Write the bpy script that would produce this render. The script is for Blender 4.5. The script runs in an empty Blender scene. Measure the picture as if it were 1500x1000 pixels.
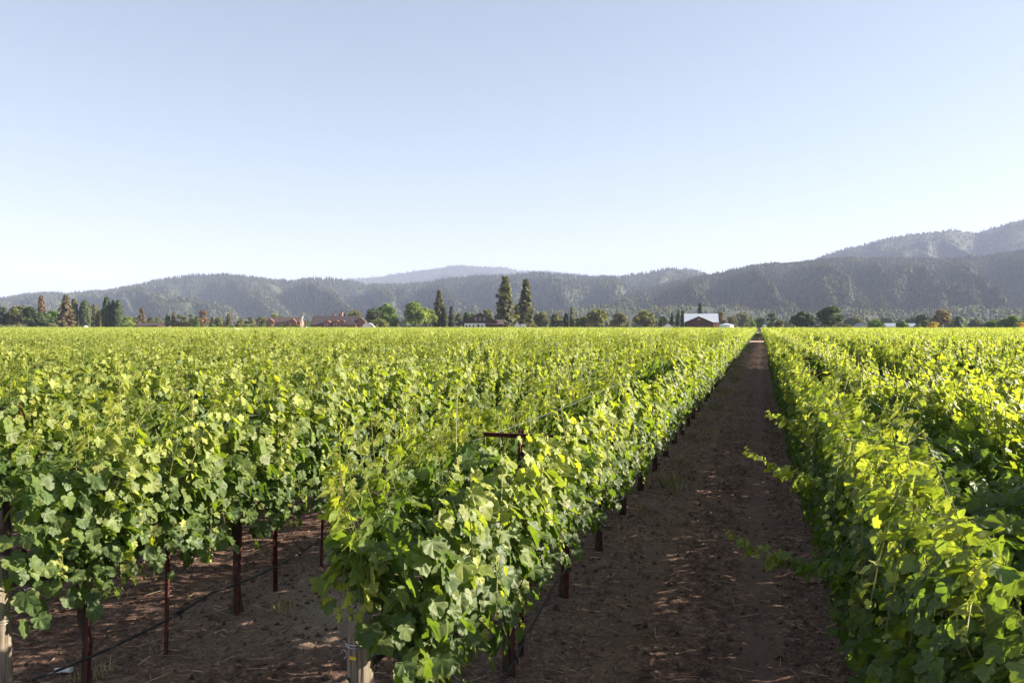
import bpy, math, random
import numpy as np
C = bpy.context.scene
COL = C.collection
R = math.radians

# ------------------------------------------------------------------ camera, sky, sun, exposure
F = 1167.0                       # focal length in pixels of the 1500 px wide photograph
YAW = R(17.3)
CS, SN = math.cos(YAW), math.sin(YAW)
EYE = 2.65
HOR = 478.0
cam = bpy.data.cameras.new('camera'); cam_o = bpy.data.objects.new('camera', cam); COL.objects.link(cam_o)
cam.sensor_width = 36.0; cam.lens = F / 1500 * 36.0; cam.clip_start = 0.05; cam.clip_end = 40000
cam_o.location = (0, 0, EYE)
cam_o.rotation_euler = (math.pi / 2 - math.atan(22 / F), 0, YAW)
C.camera = cam_o

SUN_AZ, SUN_EL = R(66), R(24)
world = bpy.data.worlds.new('World'); C.world = world; world.use_nodes = True
nt = world.node_tree
sky = nt.nodes.new('ShaderNodeTexSky'); sky.sky_type = 'NISHITA'; sky.sun_disc = False
sky.sun_elevation = SUN_EL; sky.sun_rotation = SUN_AZ
sky.air_density = 1.0; sky.dust_density = 1.0; sky.ozone_density = 1.5; sky.altitude = 0
# thin high haze takes part of the blue out of the sky
hs = nt.nodes.new('ShaderNodeHueSaturation'); hs.inputs['Saturation'].default_value = .84; hs.inputs['Hue'].default_value = .499
nt.links.new(sky.outputs[0], hs.inputs['Color']); sg = nt.nodes.new('ShaderNodeGamma'); sg.inputs[1].default_value = .75
nt.links.new(hs.outputs[0], sg.inputs[0]); nt.links.new(sg.outputs[0], nt.nodes['Background'].inputs[0])
nt.nodes['Background'].inputs[1].default_value = 0.071
sun = bpy.data.lights.new('sun', 'SUN'); sun.energy = 5.0; sun.angle = R(0.5); sun.color = (1.0, 0.885, 0.72)
sun_o = bpy.data.objects.new('sun', sun); COL.objects.link(sun_o)
sun_o.rotation_euler = (math.pi / 2 - SUN_EL, 0, math.pi - SUN_AZ)
vs = C.view_settings
vs.view_transform = 'Standard'; vs.look = 'None'; vs.exposure = 1.85; vs.gamma = 1; vs.use_curve_mapping = False
C.render.engine = 'CYCLES'
cy = C.cycles
cy.max_bounces = 7; cy.transparent_max_bounces = 4; cy.diffuse_bounces = 3; cy.glossy_bounces = 2; cy.transmission_bounces = 4
cy.volume_bounces = 1; cy.sample_clamp_indirect = 6
cy.use_denoising = True
try:
    cy.denoiser = 'OPENIMAGEDENOISE'; cy.denoising_input_passes = 'RGB_ALBEDO_NORMAL'; cy.denoising_prefilter = 'ACCURATE'
except Exception:
    pass

# ------------------------------------------------------------------ helpers
def at(px, depth):
    """ground point seen in photograph column px at a given depth along the view axis"""
    X = (px - 750) / F * depth
    return X * CS - depth * SN, X * SN + depth * CS

def tag(o, label=None, cat=None, group=None, kind=None):
    if label: o['label'] = label
    if cat: o['category'] = cat
    if group: o['group'] = group
    if kind: o['kind'] = kind
    return o

def empty(name, loc=(0, 0, 0), rz=0.0, label=None, cat=None, group=None):
    o = bpy.data.objects.new(name, None); COL.objects.link(o)
    o.location = loc; o.rotation_euler = (0, 0, rz); o.empty_display_size = 0.2
    return tag(o, label, cat, group)

def np_mesh(name, V, polys, mat=None, tint=None, smooth=False, mats=None, midx=None):
    """polys: list of (M,k) integer arrays"""
    V = np.asarray(V, np.float32)
    me = bpy.data.meshes.new(name)
    me.vertices.add(len(V)); me.vertices.foreach_set('co', V.ravel())
    polys = [np.asarray(p, np.int32) for p in polys if len(p)]
    nl = sum(p.size for p in polys); npo = sum(len(p) for p in polys)
    me.loops.add(nl); me.polygons.add(npo)
    me.loops.foreach_set('vertex_index', np.concatenate([p.ravel() for p in polys]))
    tot = np.concatenate([np.full(len(p), p.shape[1], np.int32) for p in polys])
    st = np.concatenate([[0], np.cumsum(tot)[:-1]]).astype(np.int32)
    me.polygons.foreach_set('loop_start', st)
    try: me.polygons.foreach_set('loop_total', tot)
    except Exception: pass
    for m in (mats or ([mat] if mat else [])): me.materials.append(m)
    if midx is not None: me.polygons.foreach_set('material_index', np.asarray(midx, np.int32))
    me.update(calc_edges=True)
    me.polygons.foreach_set('use_smooth', np.full(npo, bool(smooth)))
    if tint is not None:
        a = me.color_attributes.new('tint', 'FLOAT_COLOR', 'POINT')
        c4 = np.ones((len(V), 4), np.float32); c4[:, :3] = tint
        a.data.foreach_set('color', c4.ravel())
    me.validate(); me.update()
    return me

def obj(name, me, parent=None, coll=None):
    o = bpy.data.objects.new(name, me); (coll or COL).objects.link(o)
    if parent: o.parent = parent
    return o

class MB:
    """collects boxes, tubes and lathes into one mesh"""
    def __init__(s): s.V = []; s.Q = []; s.T = []; s.n = 0
    def add(s, v, q=(), t=()):
        v = np.asarray(v, float).reshape(-1, 3)
        if len(q): s.Q.append(np.asarray(q, int) + s.n)
        if len(t): s.T.append(np.asarray(t, int) + s.n)
        s.V.append(v); s.n += len(v); return s
    def box(s, x0, x1, y0, y1, z0, z1, M=None):
        v = np.array([(x, y, z) for z in (z0, z1) for y in (y0, y1) for x in (x0, x1)], float)
        if M is not None: v = M(v)
        return s.add(v, [(0, 2, 3, 1), (4, 5, 7, 6), (0, 1, 5, 4), (2, 6, 7, 3), (0, 4, 6, 2), (1, 3, 7, 5)])
    def tube(s, pts, rad, n=8, cap=True):
        pts = np.asarray(pts, float); m = len(pts)
        rad = np.full(m, rad, float) if np.isscalar(rad) else np.asarray(rad, float)
        d = np.gradient(pts, axis=0); d /= np.linalg.norm(d, axis=1)[:, None] + 1e-9
        up = np.array([0, 0, 1.0]) if abs(d[0][2]) < .9 else np.array([1.0, 0, 0])
        a = np.cross(d, up); a /= np.linalg.norm(a, axis=1)[:, None] + 1e-9
        b = np.cross(d, a)
        th = np.arange(n) * 2 * math.pi / n
        v = pts[:, None] + rad[:, None, None] * (np.cos(th)[None, :, None] * a[:, None] + np.sin(th)[None, :, None] * b[:, None])
        q = []
        for i in range(m - 1):
            for j in range(n):
                k = (j + 1) % n
                q.append((i * n + j, i * n + k, (i + 1) * n + k, (i + 1) * n + j))
        base = s.n
        s.add(v, q)
        if cap:
            s.T.append(np.array([(base, base + j + 1, base + j) for j in range(1, n - 1)]))
            e = base + (m - 1) * n
            s.T.append(np.array([(e, e + j, e + j + 1) for j in range(1, n - 1)]))
        return s
    def poly_prism(s, prof, y0, y1):
        """prof: (x,z) outline, extruded in y"""
        n = len(prof)
        v = [(x, y0, z) for x, z in prof] + [(x, y1, z) for x, z in prof]
        s.add(v, [(i, (i + 1) % n, n + (i + 1) % n, n + i) for i in range(n)],
              [(0, j, j + 1) for j in range(1, n - 1)] + [(n, n + j + 1, n + j) for j in range(1, n - 1)])
        return s
    def build(s, name, mat, parent=None, smooth=False, tint=None):
        return obj(name, np_mesh(name, np.concatenate(s.V), [np.concatenate(s.Q) if s.Q else [], np.concatenate(s.T) if s.T else []], mat, tint, smooth), parent)

def hash2(ix, iy, seed):
    h = (ix.astype(np.int64) * 374761393 + iy.astype(np.int64) * 668265263 + seed * 1442695041) & 0xffffffff
    h = ((h ^ (h >> 13)) * 1274126177) & 0xffffffff
    h = h ^ (h >> 16)
    return (h & 0xffffff) / float(0xffffff)
def vnoise(x, y, seed=0):
    x = np.asarray(x, float); y = np.asarray(y, float)
    ix = np.floor(x); iy = np.floor(y); fx = x - ix; fy = y - iy
    fx = fx * fx * (3 - 2 * fx); fy = fy * fy * (3 - 2 * fy)
    a = hash2(ix, iy, seed); b = hash2(ix + 1, iy, seed); c = hash2(ix, iy + 1, seed); d = hash2(ix + 1, iy + 1, seed)
    return (a * (1 - fx) + b * fx) * (1 - fy) + (c * (1 - fx) + d * fx) * fy
def fbm(x, y, seed=0, oct=4):
    s = 0; a = .5; t = 0
    for i in range(oct):
        s = s + a * vnoise(x * 2 ** i + 17.3 * i, y * 2 ** i - 9.1 * i, seed + i); t += a; a *= .5
    return s / t

# ------------------------------------------------------------------ materials
def new_mat(name):
    m = bpy.data.materials.new(name); m.use_nodes = True
    n = m.node_tree.nodes; b = n['Principled BSDF']
    return m, m.node_tree, b
def noise_mat(name, c1, c2, scale=8, rough=.8, bump=0.0, bscale=None, detail=6, stretch=(1, 1, 1), metal=0.0, spec=.3, lo=.35, hi=.65):
    m, t, b = new_mat(name)
    tc = t.nodes.new('ShaderNodeTexCoord'); mp = t.nodes.new('ShaderNodeMapping'); mp.inputs['Scale'].default_value = stretch
    nz = t.nodes.new('ShaderNodeTexNoise'); nz.inputs['Scale'].default_value = scale; nz.inputs['Detail'].default_value = detail
    rp = t.nodes.new('ShaderNodeValToRGB'); e = rp.color_ramp.elements
    e[0].position = lo; e[1].position = hi; e[0].color = (*c1, 1); e[1].color = (*c2, 1)
    t.links.new(tc.outputs['Object'], mp.inputs[0]); t.links.new(mp.outputs[0], nz.inputs['Vector'])
    t.links.new(nz.outputs[0], rp.inputs[0]); t.links.new(rp.outputs[0], b.inputs['Base Color'])
    b.inputs['Roughness'].default_value = rough; b.inputs['Metallic'].default_value = metal; b.inputs['Specular IOR Level'].default_value = spec
    if bump:
        bp = t.nodes.new('ShaderNodeBump'); bp.inputs['Strength'].default_value = bump; bp.inputs['Distance'].default_value = .02
        n2 = t.nodes.new('ShaderNodeTexNoise'); n2.inputs['Scale'].default_value = bscale or scale * 3; n2.inputs['Detail'].default_value = 6
        t.links.new(mp.outputs[0], n2.inputs['Vector']); t.links.new(n2.outputs[0], bp.inputs['Height']); t.links.new(bp.outputs[0], b.inputs['Normal'])
    return m
def leaf_mat(name, rough=.45, spec=.35, trans=.4, warm=(1.9, 1.75, .55)):
    """colour comes from the per-leaf tint; part of the light passes through the blade"""
    m, t, b = new_mat(name)
    at_ = t.nodes.new('ShaderNodeAttribute'); at_.attribute_name = 'tint'
    t.links.new(at_.outputs['Color'], b.inputs['Base Color'])
    b.inputs['Roughness'].default_value = rough; b.inputs['Specular IOR Level'].default_value = spec
    tr = t.nodes.new('ShaderNodeBsdfTranslucent')
    mx = t.nodes.new('ShaderNodeMix'); mx.data_type = 'RGBA'; mx.blend_type = 'MULTIPLY'; mx.inputs[0].default_value = 1
    mx.inputs[7].default_value = (*warm, 1); mx.clamp_result = False
    t.links.new(at_.outputs['Color'], mx.inputs[6]); t.links.new(mx.outputs[2], tr.inputs['Color'])
    ms = t.nodes.new('ShaderNodeMixShader'); ms.inputs[0].default_value = trans
    t.links.new(b.outputs[0], ms.inputs[1]); t.links.new(tr.outputs[0], ms.inputs[2])
    t.links.new(ms.outputs[0], t.nodes['Material Output'].inputs['Surface'])
    return m
def tint_mat(name, rough=.9, spec=.1):
    m, t, b = new_mat(name)
    a = t.nodes.new('ShaderNodeAttribute'); a.attribute_name = 'tint'
    t.links.new(a.outputs['Color'], b.inputs['Base Color']); b.inputs['Roughness'].default_value = rough; b.inputs['Specular IOR Level'].default_value = spec
    return m

M_LEAF = leaf_mat('vine_leaf', .52, .45, .43, (1.85, 1.95, .46))
M_CANE = noise_mat('vine_cane', (.10, .14, .03), (.22, .20, .06), 20, .5)
M_TRUNK = noise_mat('vine_bark', (.035, .022, .016), (.11, .075, .055), 30, .95, .9, 60, stretch=(1, 1, .15))
M_RUST = noise_mat('rusted_steel', (.040, .011, .009), (.105, .028, .019), 14, .75, .3, 80)
M_WOODPOST = noise_mat('weathered_post', (.12, .098, .075), (.27, .23, .175), 70, .95, .7, 40, stretch=(1, 1, .06), lo=.34, hi=.60, spec=.05)
M_WIRE = noise_mat('galvanised_wire', (.25, .25, .26), (.45, .45, .46), 30, .4, metal=.9)
M_HOSE = noise_mat('black_poly_hose', (.012, .012, .014), (.03, .03, .034), 10, .45)
M_TREELEAF = leaf_mat('tree_leaf', .6, .2, .35, (1.6, 1.5, .6))
M_BARK = noise_mat('tree_bark', (.05, .035, .025), (.13, .095, .07), 2, .95, .5, 6, stretch=(1, 1, .2))
M_FOREST = tint_mat('forest_leaf')
M_LITTER = tint_mat('litter', .85)
M_CLOD = tint_mat('soil_clod', .95)

# ------------------------------------------------------------------ layout of the vineyard
ROW, VSP = 2.72, 1.73
LX, RX = -1.80, 1.0
CROSS0, CROSS1, FIELD_END = 142.0, 154.0, 305.0
def row_x(side, k): return LX - ROW * (k - 1) if side == 'L' else RX + ROW * (k - 1)
rr = random.Random(5)
ROW_Y0 = {('L', 1): 3.97, ('L', 2): 4.42, ('R', 1): 3.75, ('R', 2): 4.1}
def row_y0(side, k):
    if (side, k) not in ROW_Y0: ROW_Y0[(side, k)] = 4.1 + rr.uniform(-.5, .8)
    return ROW_Y0[(side, k)]
def cam_xy(x, y):
    d = -x * SN + y * CS
    return d, 750 + F * (x * CS + y * SN) / max(d, .01)

# ------------------------------------------------------------------ ground: one sheet, fine near the camera
def lines(a, b, step, far, g):
    l = list(np.arange(a, b + 1e-6, step)); s = step; p = b; up = []
    while p < far: s *= g; p += s; up.append(p)
    s = step; p = a; dn = []
    while p > -far: s *= g; p -= s; dn.append(p)
    return np.array(dn[::-1] + l + up)
gx = lines(-10, 2.5, .055, 9500, 1.22); gy = lines(1.5, 38, .065, 9500, 1.22)
GX, GY = np.meshgrid(gx, gy)
def ground_h(x, y):
    near = np.clip((60 - np.abs(y - 20)) / 30, 0, 1) * np.clip((14 - np.abs(x + 4)) / 4, 0, 1)
    u = ((x - LX + ROW / 2) / ROW) % 1.0 - .5
    berm = .05 * np.exp(-(u * ROW / .42) ** 2)
    rut = -.025 * (np.exp(-((x + 1.16) / .17) ** 2) + np.exp(-((x - .02) / .17) ** 2))
    rough = .05 * (fbm(x * 2.3, y * 1.7, 3, 3) - .5) + .045 * (fbm(x * 9, y * 7, 8, 3) - .5)
    return near * (berm + rut + rough) - .0
gz = ground_h(GX, GY)
ny, nx = GX.shape
idx = np.arange(ny * nx).reshape(ny, nx)
q = np.stack([idx[:-1, :-1], idx[:-1, 1:], idx[1:, 1:], idx[1:, :-1]], -1).reshape(-1, 4)
mg, t, b = new_mat('soil')
N = t.nodes.new; Lk = t.links.new
geo = N('ShaderNodeNewGeometry'); sep = N('ShaderNodeSeparateXYZ'); Lk(geo.outputs['Position'], sep.inputs[0])
def noise_node(scale, detail=8, rough=.6, vec=None):
    n = N('ShaderNodeTexNoise'); n.inputs['Scale'].default_value = scale; n.inputs['Detail'].default_value = detail; n.inputs['Roughness'].default_value = rough
    Lk(vec or geo.outputs['Position'], n.inputs['Vector']); return n
def ramp(src, stops):
    r = N('ShaderNodeValToRGB'); e = r.color_ramp.elements
    while len(e) < len(stops): e.new(.5)
    for i, (p, c) in enumerate(stops): e[i].position = p; e[i].color = (*c, 1)
    Lk(src, r.inputs[0]); return r
def mix(fac, a, b_, mode='MIX'):
    m = N('ShaderNodeMix'); m.data_type = 'RGBA'; m.blend_type = mode
    if isinstance(fac, float): m.inputs[0].default_value = fac
    else: Lk(fac, m.inputs[0])
    for i, v in ((6, a), (7, b_)):
        if isinstance(v, tuple): m.inputs[i].default_value = (*v, 1)
        else: Lk(v, m.inputs[i])
    return m.outputs[2]
def math_(op, a, b_=None, clamp=False):
    m = N('ShaderNodeMath'); m.operation = op; m.use_clamp = clamp
    for i, v in ((0, a), (1, b_)):
        if v is None: continue
        if isinstance(v, (int, float)): m.inputs[i].default_value = v
        else: Lk(v, m.inputs[i])
    return m.outputs[0]
soil = ramp(noise_node(1.3).outputs[0], [(.3, (.096, .061, .050)), (.5, (.145, .094, .076)), (.72, (.22, .147, .120))]).outputs[0]
fine = ramp(noise_node(30, 8, .8).outputs[0], [(.36, (.30, .29, .29)), (.52, (1.0, .97, .95)), (.66, (2.2, 2.0, 1.8))]).outputs[0]
soil = mix(.9, soil, fine, 'MULTIPLY')
soil = mix(.8, soil, ramp(noise_node(9, 6, .7).outputs[0], [(.36, (.36, .35, .35)), (.5, (1, 1, 1)), (.64, (2.1, 1.85, 1.7))]).outputs[0], 'MULTIPLY')
def gauss(x0, w):
    d_ = math_('DIVIDE', math_('SUBTRACT', sep.outputs[0], x0), w); return math_('POWER', 2.718, math_('MULTIPLY', math_('MULTIPLY', d_, d_), -1.0))
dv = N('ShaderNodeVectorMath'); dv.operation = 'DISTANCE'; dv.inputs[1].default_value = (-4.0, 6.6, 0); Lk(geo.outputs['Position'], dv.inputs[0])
flare_veil = math_('SUBTRACT', 1.0, math_('DIVIDE', math_('ADD', dv.outputs['Value'], math_('MULTIPLY', math_('SUBTRACT', noise_node(2.5, 4).outputs[0], .5), 1.2)), 1.5), True)
soil = mix(math_('MULTIPLY', flare_veil, .8), soil, (.40, .315, .265))  # soil painted paler here, standing in for lens flare and sunlit ground
trk = math_('MULTIPLY', math_('ADD', gauss(-1.16, .20), gauss(.0, .20)), math_('MULTIPLY', noise_node(1.1, 3).outputs[0], 1.5), True)
soil = mix(trk, soil, (.190, .125, .100))
# strip under the vines is paler, drier earth; the tractor alley is darker, tilled
u = math_('FRACT', math_('DIVIDE', math_('SUBTRACT', sep.outputs[0], LX - 200 * ROW - ROW / 2), ROW))
u = math_('ABSOLUTE', math_('SUBTRACT', u, .5))
wob = noise_node(.9, 3).outputs[0]
strip = math_('SUBTRACT', 1.0, math_('MULTIPLY', math_('SUBTRACT', math_('ADD', u, math_('MULTIPLY', math_('SUBTRACT', wob, .5), .22)), .13), 9.0), True)
strip = math_('MINIMUM', math_('MAXIMUM', strip, 0.0), 1.0)
soil = mix(math_('MULTIPLY', strip, .55), soil, mix(.8, (.20, .145, .118), fine, 'MULTIPLY'))
far_n = ramp(noise_node(.02, 6).outputs[0], [(.35, (.10, .105, .045)), (.65, (.26, .21, .10))]).outputs[0]
isfar = math_('GREATER_THAN', sep.outputs[1], FIELD_END + 8)
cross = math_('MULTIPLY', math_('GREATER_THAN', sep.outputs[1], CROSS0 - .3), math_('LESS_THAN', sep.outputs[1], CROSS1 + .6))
soil = mix(cross, soil, (.42, .29, .22))  # cross avenue coloured brighter and pinker to look sunlit
col = mix(isfar, soil, far_n)
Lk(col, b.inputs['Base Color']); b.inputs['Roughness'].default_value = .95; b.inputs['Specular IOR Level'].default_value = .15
bp = N('ShaderNodeBump'); bp.inputs['Strength'].default_value = .8; bp.inputs['Distance'].default_value = .03
Lk(noise_node(26, 8, .65).outputs[0], bp.inputs['Height']); Lk(bp.outputs[0], b.inputs['Normal'])
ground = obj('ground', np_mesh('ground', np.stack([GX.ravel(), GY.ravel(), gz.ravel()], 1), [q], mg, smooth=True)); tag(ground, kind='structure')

# ------------------------------------------------------------------ hills (terrain with real depth) and their far-off woods
def interp_pts(pts, u):
    p = np.array(pts, float); return np.interp(u, p[:, 0], p[:, 1])
def ridge_fn(pts, Rd, df, db, seed, spur=.62, k=80.0, shear=.5):
    def f(u, v):
        """u: azimuth column, v: -1 (foot) .. 0 (crest) .. 1 (behind)"""
        H = np.maximum((HOR - interp_pts(pts, u)) * Rd / F, 0)
        H = H + H * .03 * (fbm(u / 14.0, u * 0 + seed, seed, 3) - .5)
        vv = v + .10 * (fbm(u / 90, v * 1.5, seed + 5) - .5)
        p = np.where(v < 0, np.clip(1 + vv, 0, 1) ** 1.25, np.clip(1 - v * v, 0, 1))
        w = np.clip(-v * 4 * (1 + v), 0, 1) * np.clip(-v * 3.5, 0, 1)
        rn = 1 - np.abs(2 * fbm((u + shear * k * v * 2.0) / k, v * 1.1 + seed, seed + 20, 4) - 1) * 2.2
        rn2 = fbm((u - shear * k * v) / (k * .35), v * 3 + seed, seed + 40, 3) - .5
        h = H * (p + w * (spur * (rn - .6) + .16 * rn2))
        cap = H * (1 + v * df / Rd) * (1 - .10 * np.clip(-v * 5, 0, 1))       # spurs stay below the crest
        return np.where(v < 0, np.minimum(h, cap), h) - 1.0
    def xyz(u, v):
        d = Rd + np.where(v < 0, v * df, v * db)
        x, y = at(u, d)
        return np.stack([x, y, f(u, v)], -1)
    return xyz
def hill(name, pts, Rd, df, db, seed, mat, nu=260, nv=60, u0=-120, u1=1620, label=None, **kw):
    fn = ridge_fn(pts, Rd, df, db, seed, **kw)
    us = np.linspace(u0, u1, nu); vs_ = np.concatenate([np.linspace(-1, 0, nv), np.linspace(.1, 1, 8)])
    U, V = np.meshgrid(us, vs_)
    P = fn(U, V).reshape(-1, 3)
    ix = np.arange(len(P)).reshape(V.shape)
    q = np.stack([ix[:-1, :-1], ix[:-1, 1:], ix[1:, 1:], ix[1:, :-1]], -1).reshape(-1, 4)
    o = obj(name, np_mesh(name, P, [q], mat, smooth=True)); tag(o, kind='structure')
    return fn
M_HILL = noise_mat('hill_ground', (.034, .045, .022), (.085, .085, .044), .004, .95, detail=8, lo=.5, hi=.78)
M_HILLFAR = noise_mat('hill_far_ground', (.035, .046, .027), (.050, .056, .035), .004, .95, detail=8)
SK_A = [(-150, 446), (0, 438), (30, 433), (60, 430), (100, 430), (150, 426), (200, 418), (230, 411), (255, 406), (285, 404), (325, 403), (345, 404), (370, 406), (400, 410), (430, 411), (450, 409), (480, 408), (500, 410), (540, 416), (580, 417), (620, 415), (650, 410), (700, 405), (740, 404), (780, 400), (830, 403), (870, 406), (900, 405), (925, 415), (970, 430), (1020, 446), (1080, 462), (1140, 478), (1700, 478)]
SK_B = [(440, 440), (480, 418), (510, 409), (540, 407), (590, 400), (630, 394), (660, 390), (672, 388.5), (690, 390), (720, 391), (745, 393), (760, 398), (800, 397), (830, 400), (850, 402), (880, 407), (940, 430), (1000, 460)]
SK_C = [(820, 470), (880, 415), (905, 406), (940, 400), (975, 394), (1000, 393), (1028, 399), (1060, 412), (1100, 440), (1160, 470)]
SK_D = [(800, 478), (850, 458), (880, 447), (910, 435), (950, 423), (1000, 411), (1030, 405), (1060, 399), (1100, 390), (1130, 387), (1160, 386), (1200, 380), (1260, 378), (1320, 379), (1400, 379), (1440, 376), (1470, 371), (1500, 368), (1600, 362), (1750, 358)]
SK_E = [(1080, 440), (1195, 379), (1230, 367), (1280, 354), (1320, 346), (1360, 340), (1400, 338), (1425, 342), (1450, 334), (1480, 326), (1500, 323), (1600, 308), (1750, 300)]
SK_F = [(520, 478), (600, 466), (680, 458), (760, 462), (830, 452), (880, 447), (930, 451), (980, 446), (1040, 446), (1100, 452), (1160, 457), (1240, 452), (1330, 455), (1400, 448), (1500, 452), (1700, 448)]
fA = hill('hill_long', SK_A, 3300, 1500, 900, 3, M_HILL, 420, 70)
fB = hill('hill_far_blue', SK_B, 6800, 2500, 1200, 8, M_HILLFAR, 120, 40, 430, 1010, spur=.4, k=90)
fC = hill('hill_hump', SK_C, 3500, 900, 700, 12, M_HILL, 120, 40, 810, 1170)
fD = hill('hill_wooded', SK_D, 2400, 1000, 700, 21, M_HILL, 300, 70, 780, 1700, k=80)
fE = hill('hill_high', SK_E, 3700, 1500, 900, 31, M_HILLFAR, 160, 40, 1080, 1700, spur=.4, k=110)
fF = hill('hill_foot', SK_F, 1500, 420, 300, 44, M_HILL, 240, 40, 510, 1680, spur=.4, k=50)

rng = np.random.default_rng(11)
def cone_forest(P, h, r, tint, conif):
    """P (N,3) feet; one closed low spindle or lumpy crown per tree"""
    n = len(P); k = 6
    th = np.arange(k) * 2 * math.pi / k
    prof = np.where(conif[:, None], np.array([[0.06, .62, .30, .0]]), np.array([[.15, .85, .80, .25]]))    # radius factors
    zz = np.where(conif[:, None], np.array([[0.02, .18, .62, 1.0]]), np.array([[.05, .35, .72, .96]]))
    rot = rng.uniform(0, 6.28, n)
    jit = rng.uniform(.65, 1.3, (n, 4, k))
    a = th[None, None] + rot[:, None, None]
    rad = prof[:, :, None] * r[:, None, None] * jit
    z = (zz[:, :, None] + rng.uniform(-.04, .04, (n, 4, k))) * h[:, None, None]
    V = np.stack([P[:, 0, None, None] + rad * np.cos(a), P[:, 1, None, None] + rad * np.sin(a), P[:, 2, None, None] + z], -1)
    V = V.reshape(n, 4 * k, 3)
    qs = []
    for i in range(3):
        for j in range(k):
            j2 = (j + 1) % k
            qs.append((i * k + j, i * k + j2, (i + 1) * k + j2, (i + 1) * k + j))
    qs = np.array(qs); Q = (qs[None] + (np.arange(n) * 4 * k)[:, None, None]).reshape(-1, 4)
    cap = np.array([(3 * k, 3 * k + 1, 3 * k + 2), (3 * k, 3 * k + 2, 3 * k + 3), (3 * k, 3 * k + 3, 3 * k + 4), (3 * k, 3 * k + 4, 3 * k + 5)])
    T = (cap[None] + (np.arange(n) * 4 * k)[:, None, None]).reshape(-1, 3)
    tv = np.repeat(tint, 4 * k, 0)
    return V.reshape(-1, 3), Q, T, tv
def forest(name, fn, n, u0, u1, seed, vmin=-.98, vmax=.06, dens=.42, hmean=13, conif_p=.7, dark=(.055, .070, .032)):
    r = np.random.default_rng(seed)
    u = r.uniform(u0, u1, n); v = r.uniform(vmin, vmax, n)
    m = fbm(u / 45, v * 5, seed + 3, 4) + .10 * (v + .5)
    keep = (m > dens)
    u, v = u[keep], v[keep]; P = fn(u, v)
    ok = P[:, 2] > 1.5; P, u, v = P[ok], u[ok], v[ok]; k = len(P)
    cn = r.random(k) < conif_p * np.clip(fbm(u / 80, v * 3, seed + 9) * 2, 0, 1.3)
    h = hmean * r.uniform(.55, 1.25, k) * np.where(cn, 1.15, .75); rad = np.where(cn, h * .24, h * .50)
    tint = np.array(dark)[None] * r.uniform(.75, 1.25, (k, 1)) * np.where(cn[:, None], np.array([[1, 1, 1.0]]), np.array([[1.7, 1.45, 1.2]]))
    V, Q, T, tv = cone_forest(P - [0, 0, .8], h, rad, tint, cn)
    o = obj(name, np_mesh(name, V, [Q, T], M_FOREST, tv)); tag(o, kind='stuff')
forest('forest', fA, 34000, -110, 1120, 3, dens=.30, dark=(.038, .050, .028))
forest('forest', fC, 5000, 830, 1150, 4, dens=.33)
forest('forest', fD, 36000, 800, 1640, 5, dens=.2, hmean=11, conif_p=.6, dark=(.040, .050, .026))
forest('forest', fF, 3800, 560, 1640, 6, dens=.40, hmean=9, conif_p=.3)
forest('forest', fE, 9000, 1150, 1690, 7, dens=.2, hmean=12, dark=(.045, .056, .030))
forest('forest', fB, 5000, 450, 1000, 9, vmin=-.6, dens=.3, hmean=16)
# valley-floor woods between the vineyard trees and the hills
r_ = np.random.default_rng(77); n = 2600
d = r_.uniform(620, 1400, n); u = r_.uniform(-60, 1580, n)
keep = fbm(u / 60, d / 160, 91) > .46; d, u = d[keep], u[keep]; n = len(d)
x, y = at(u, d); cn = r_.random(n) < .25
h = r_.uniform(5, 11, n) * np.where(cn, 1.3, 1); rad = np.where(cn, h * .22, h * .62)
tint = np.array([.05, .065, .025])[None] * r_.uniform(.6, 1.6, (n, 1)) * np.where(r_.random((n, 1)) < .3, np.array([[1.6, 1.35, 1.0]]), 1)
V, Q, T, tv = cone_forest(np.stack([x, y, x * 0 - .2], 1), h, rad, tint, cn)
tag(obj('woods', np_mesh('woods', V, [Q, T], M_FOREST, tv)), kind='stuff')

# ------------------------------------------------------------------ grapevines
def leaf_template(level):
    if level == 0:
        half = [(.15, -.12), (.40, -.15), (.53, .04), (.46, .19), (.61, .37), (.55, .57), (.36, .62), (.31, .79), (.14, .90)]
    elif level == 1:
        half = [(.40, -.14), (.48, .16), (.60, .46), (.32, .68)]
    else:
        half = [(.45, -.05), (.52, .50)]
    ring = [(0, -.02)] + half + [(0, 1.0)] + [(-x, y) for x, y in half[::-1]]
    n = len(ring); c = np.array([(0, .10)]); o_ = np.array(ring)
    tips = {0: (2, 5, 10, 15, 18), 1: (1, 3, 5, 7, 9), 2: (1, 2, 3, 4, 5)}[level]
    vein = np.zeros(n); vein[[t_ % n for t_ in tips]] = 1
    if level == 0:
        inner = c + (o_ - c) * .55
        pts = np.concatenate([c, inner, o_]); tri = [(0, 1 + i, 1 + (i + 1) % n) for i in range(n)]
        for i in range(n):
            k = (i + 1) % n; tri += [(1 + i, 1 + n + i, 1 + n + k), (1 + i, 1 + n + k, 1 + k)]
        puck = np.concatenate([[-.02], .045 - .085 * vein, -.02 * vein]); vn = np.concatenate([[1], vein, vein * .6])
    else:
        pts = np.concatenate([c, o_]); tri = [(0, 1 + i, 1 + (i + 1) % n) for i in range(n)]
        puck = np.concatenate([[0], -.04 * vein]); vn = np.concatenate([[1], vein * .6])
    return pts, np.array(tri), puck, vn
TPL = [leaf_template(i) for i in range(3)]

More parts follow.
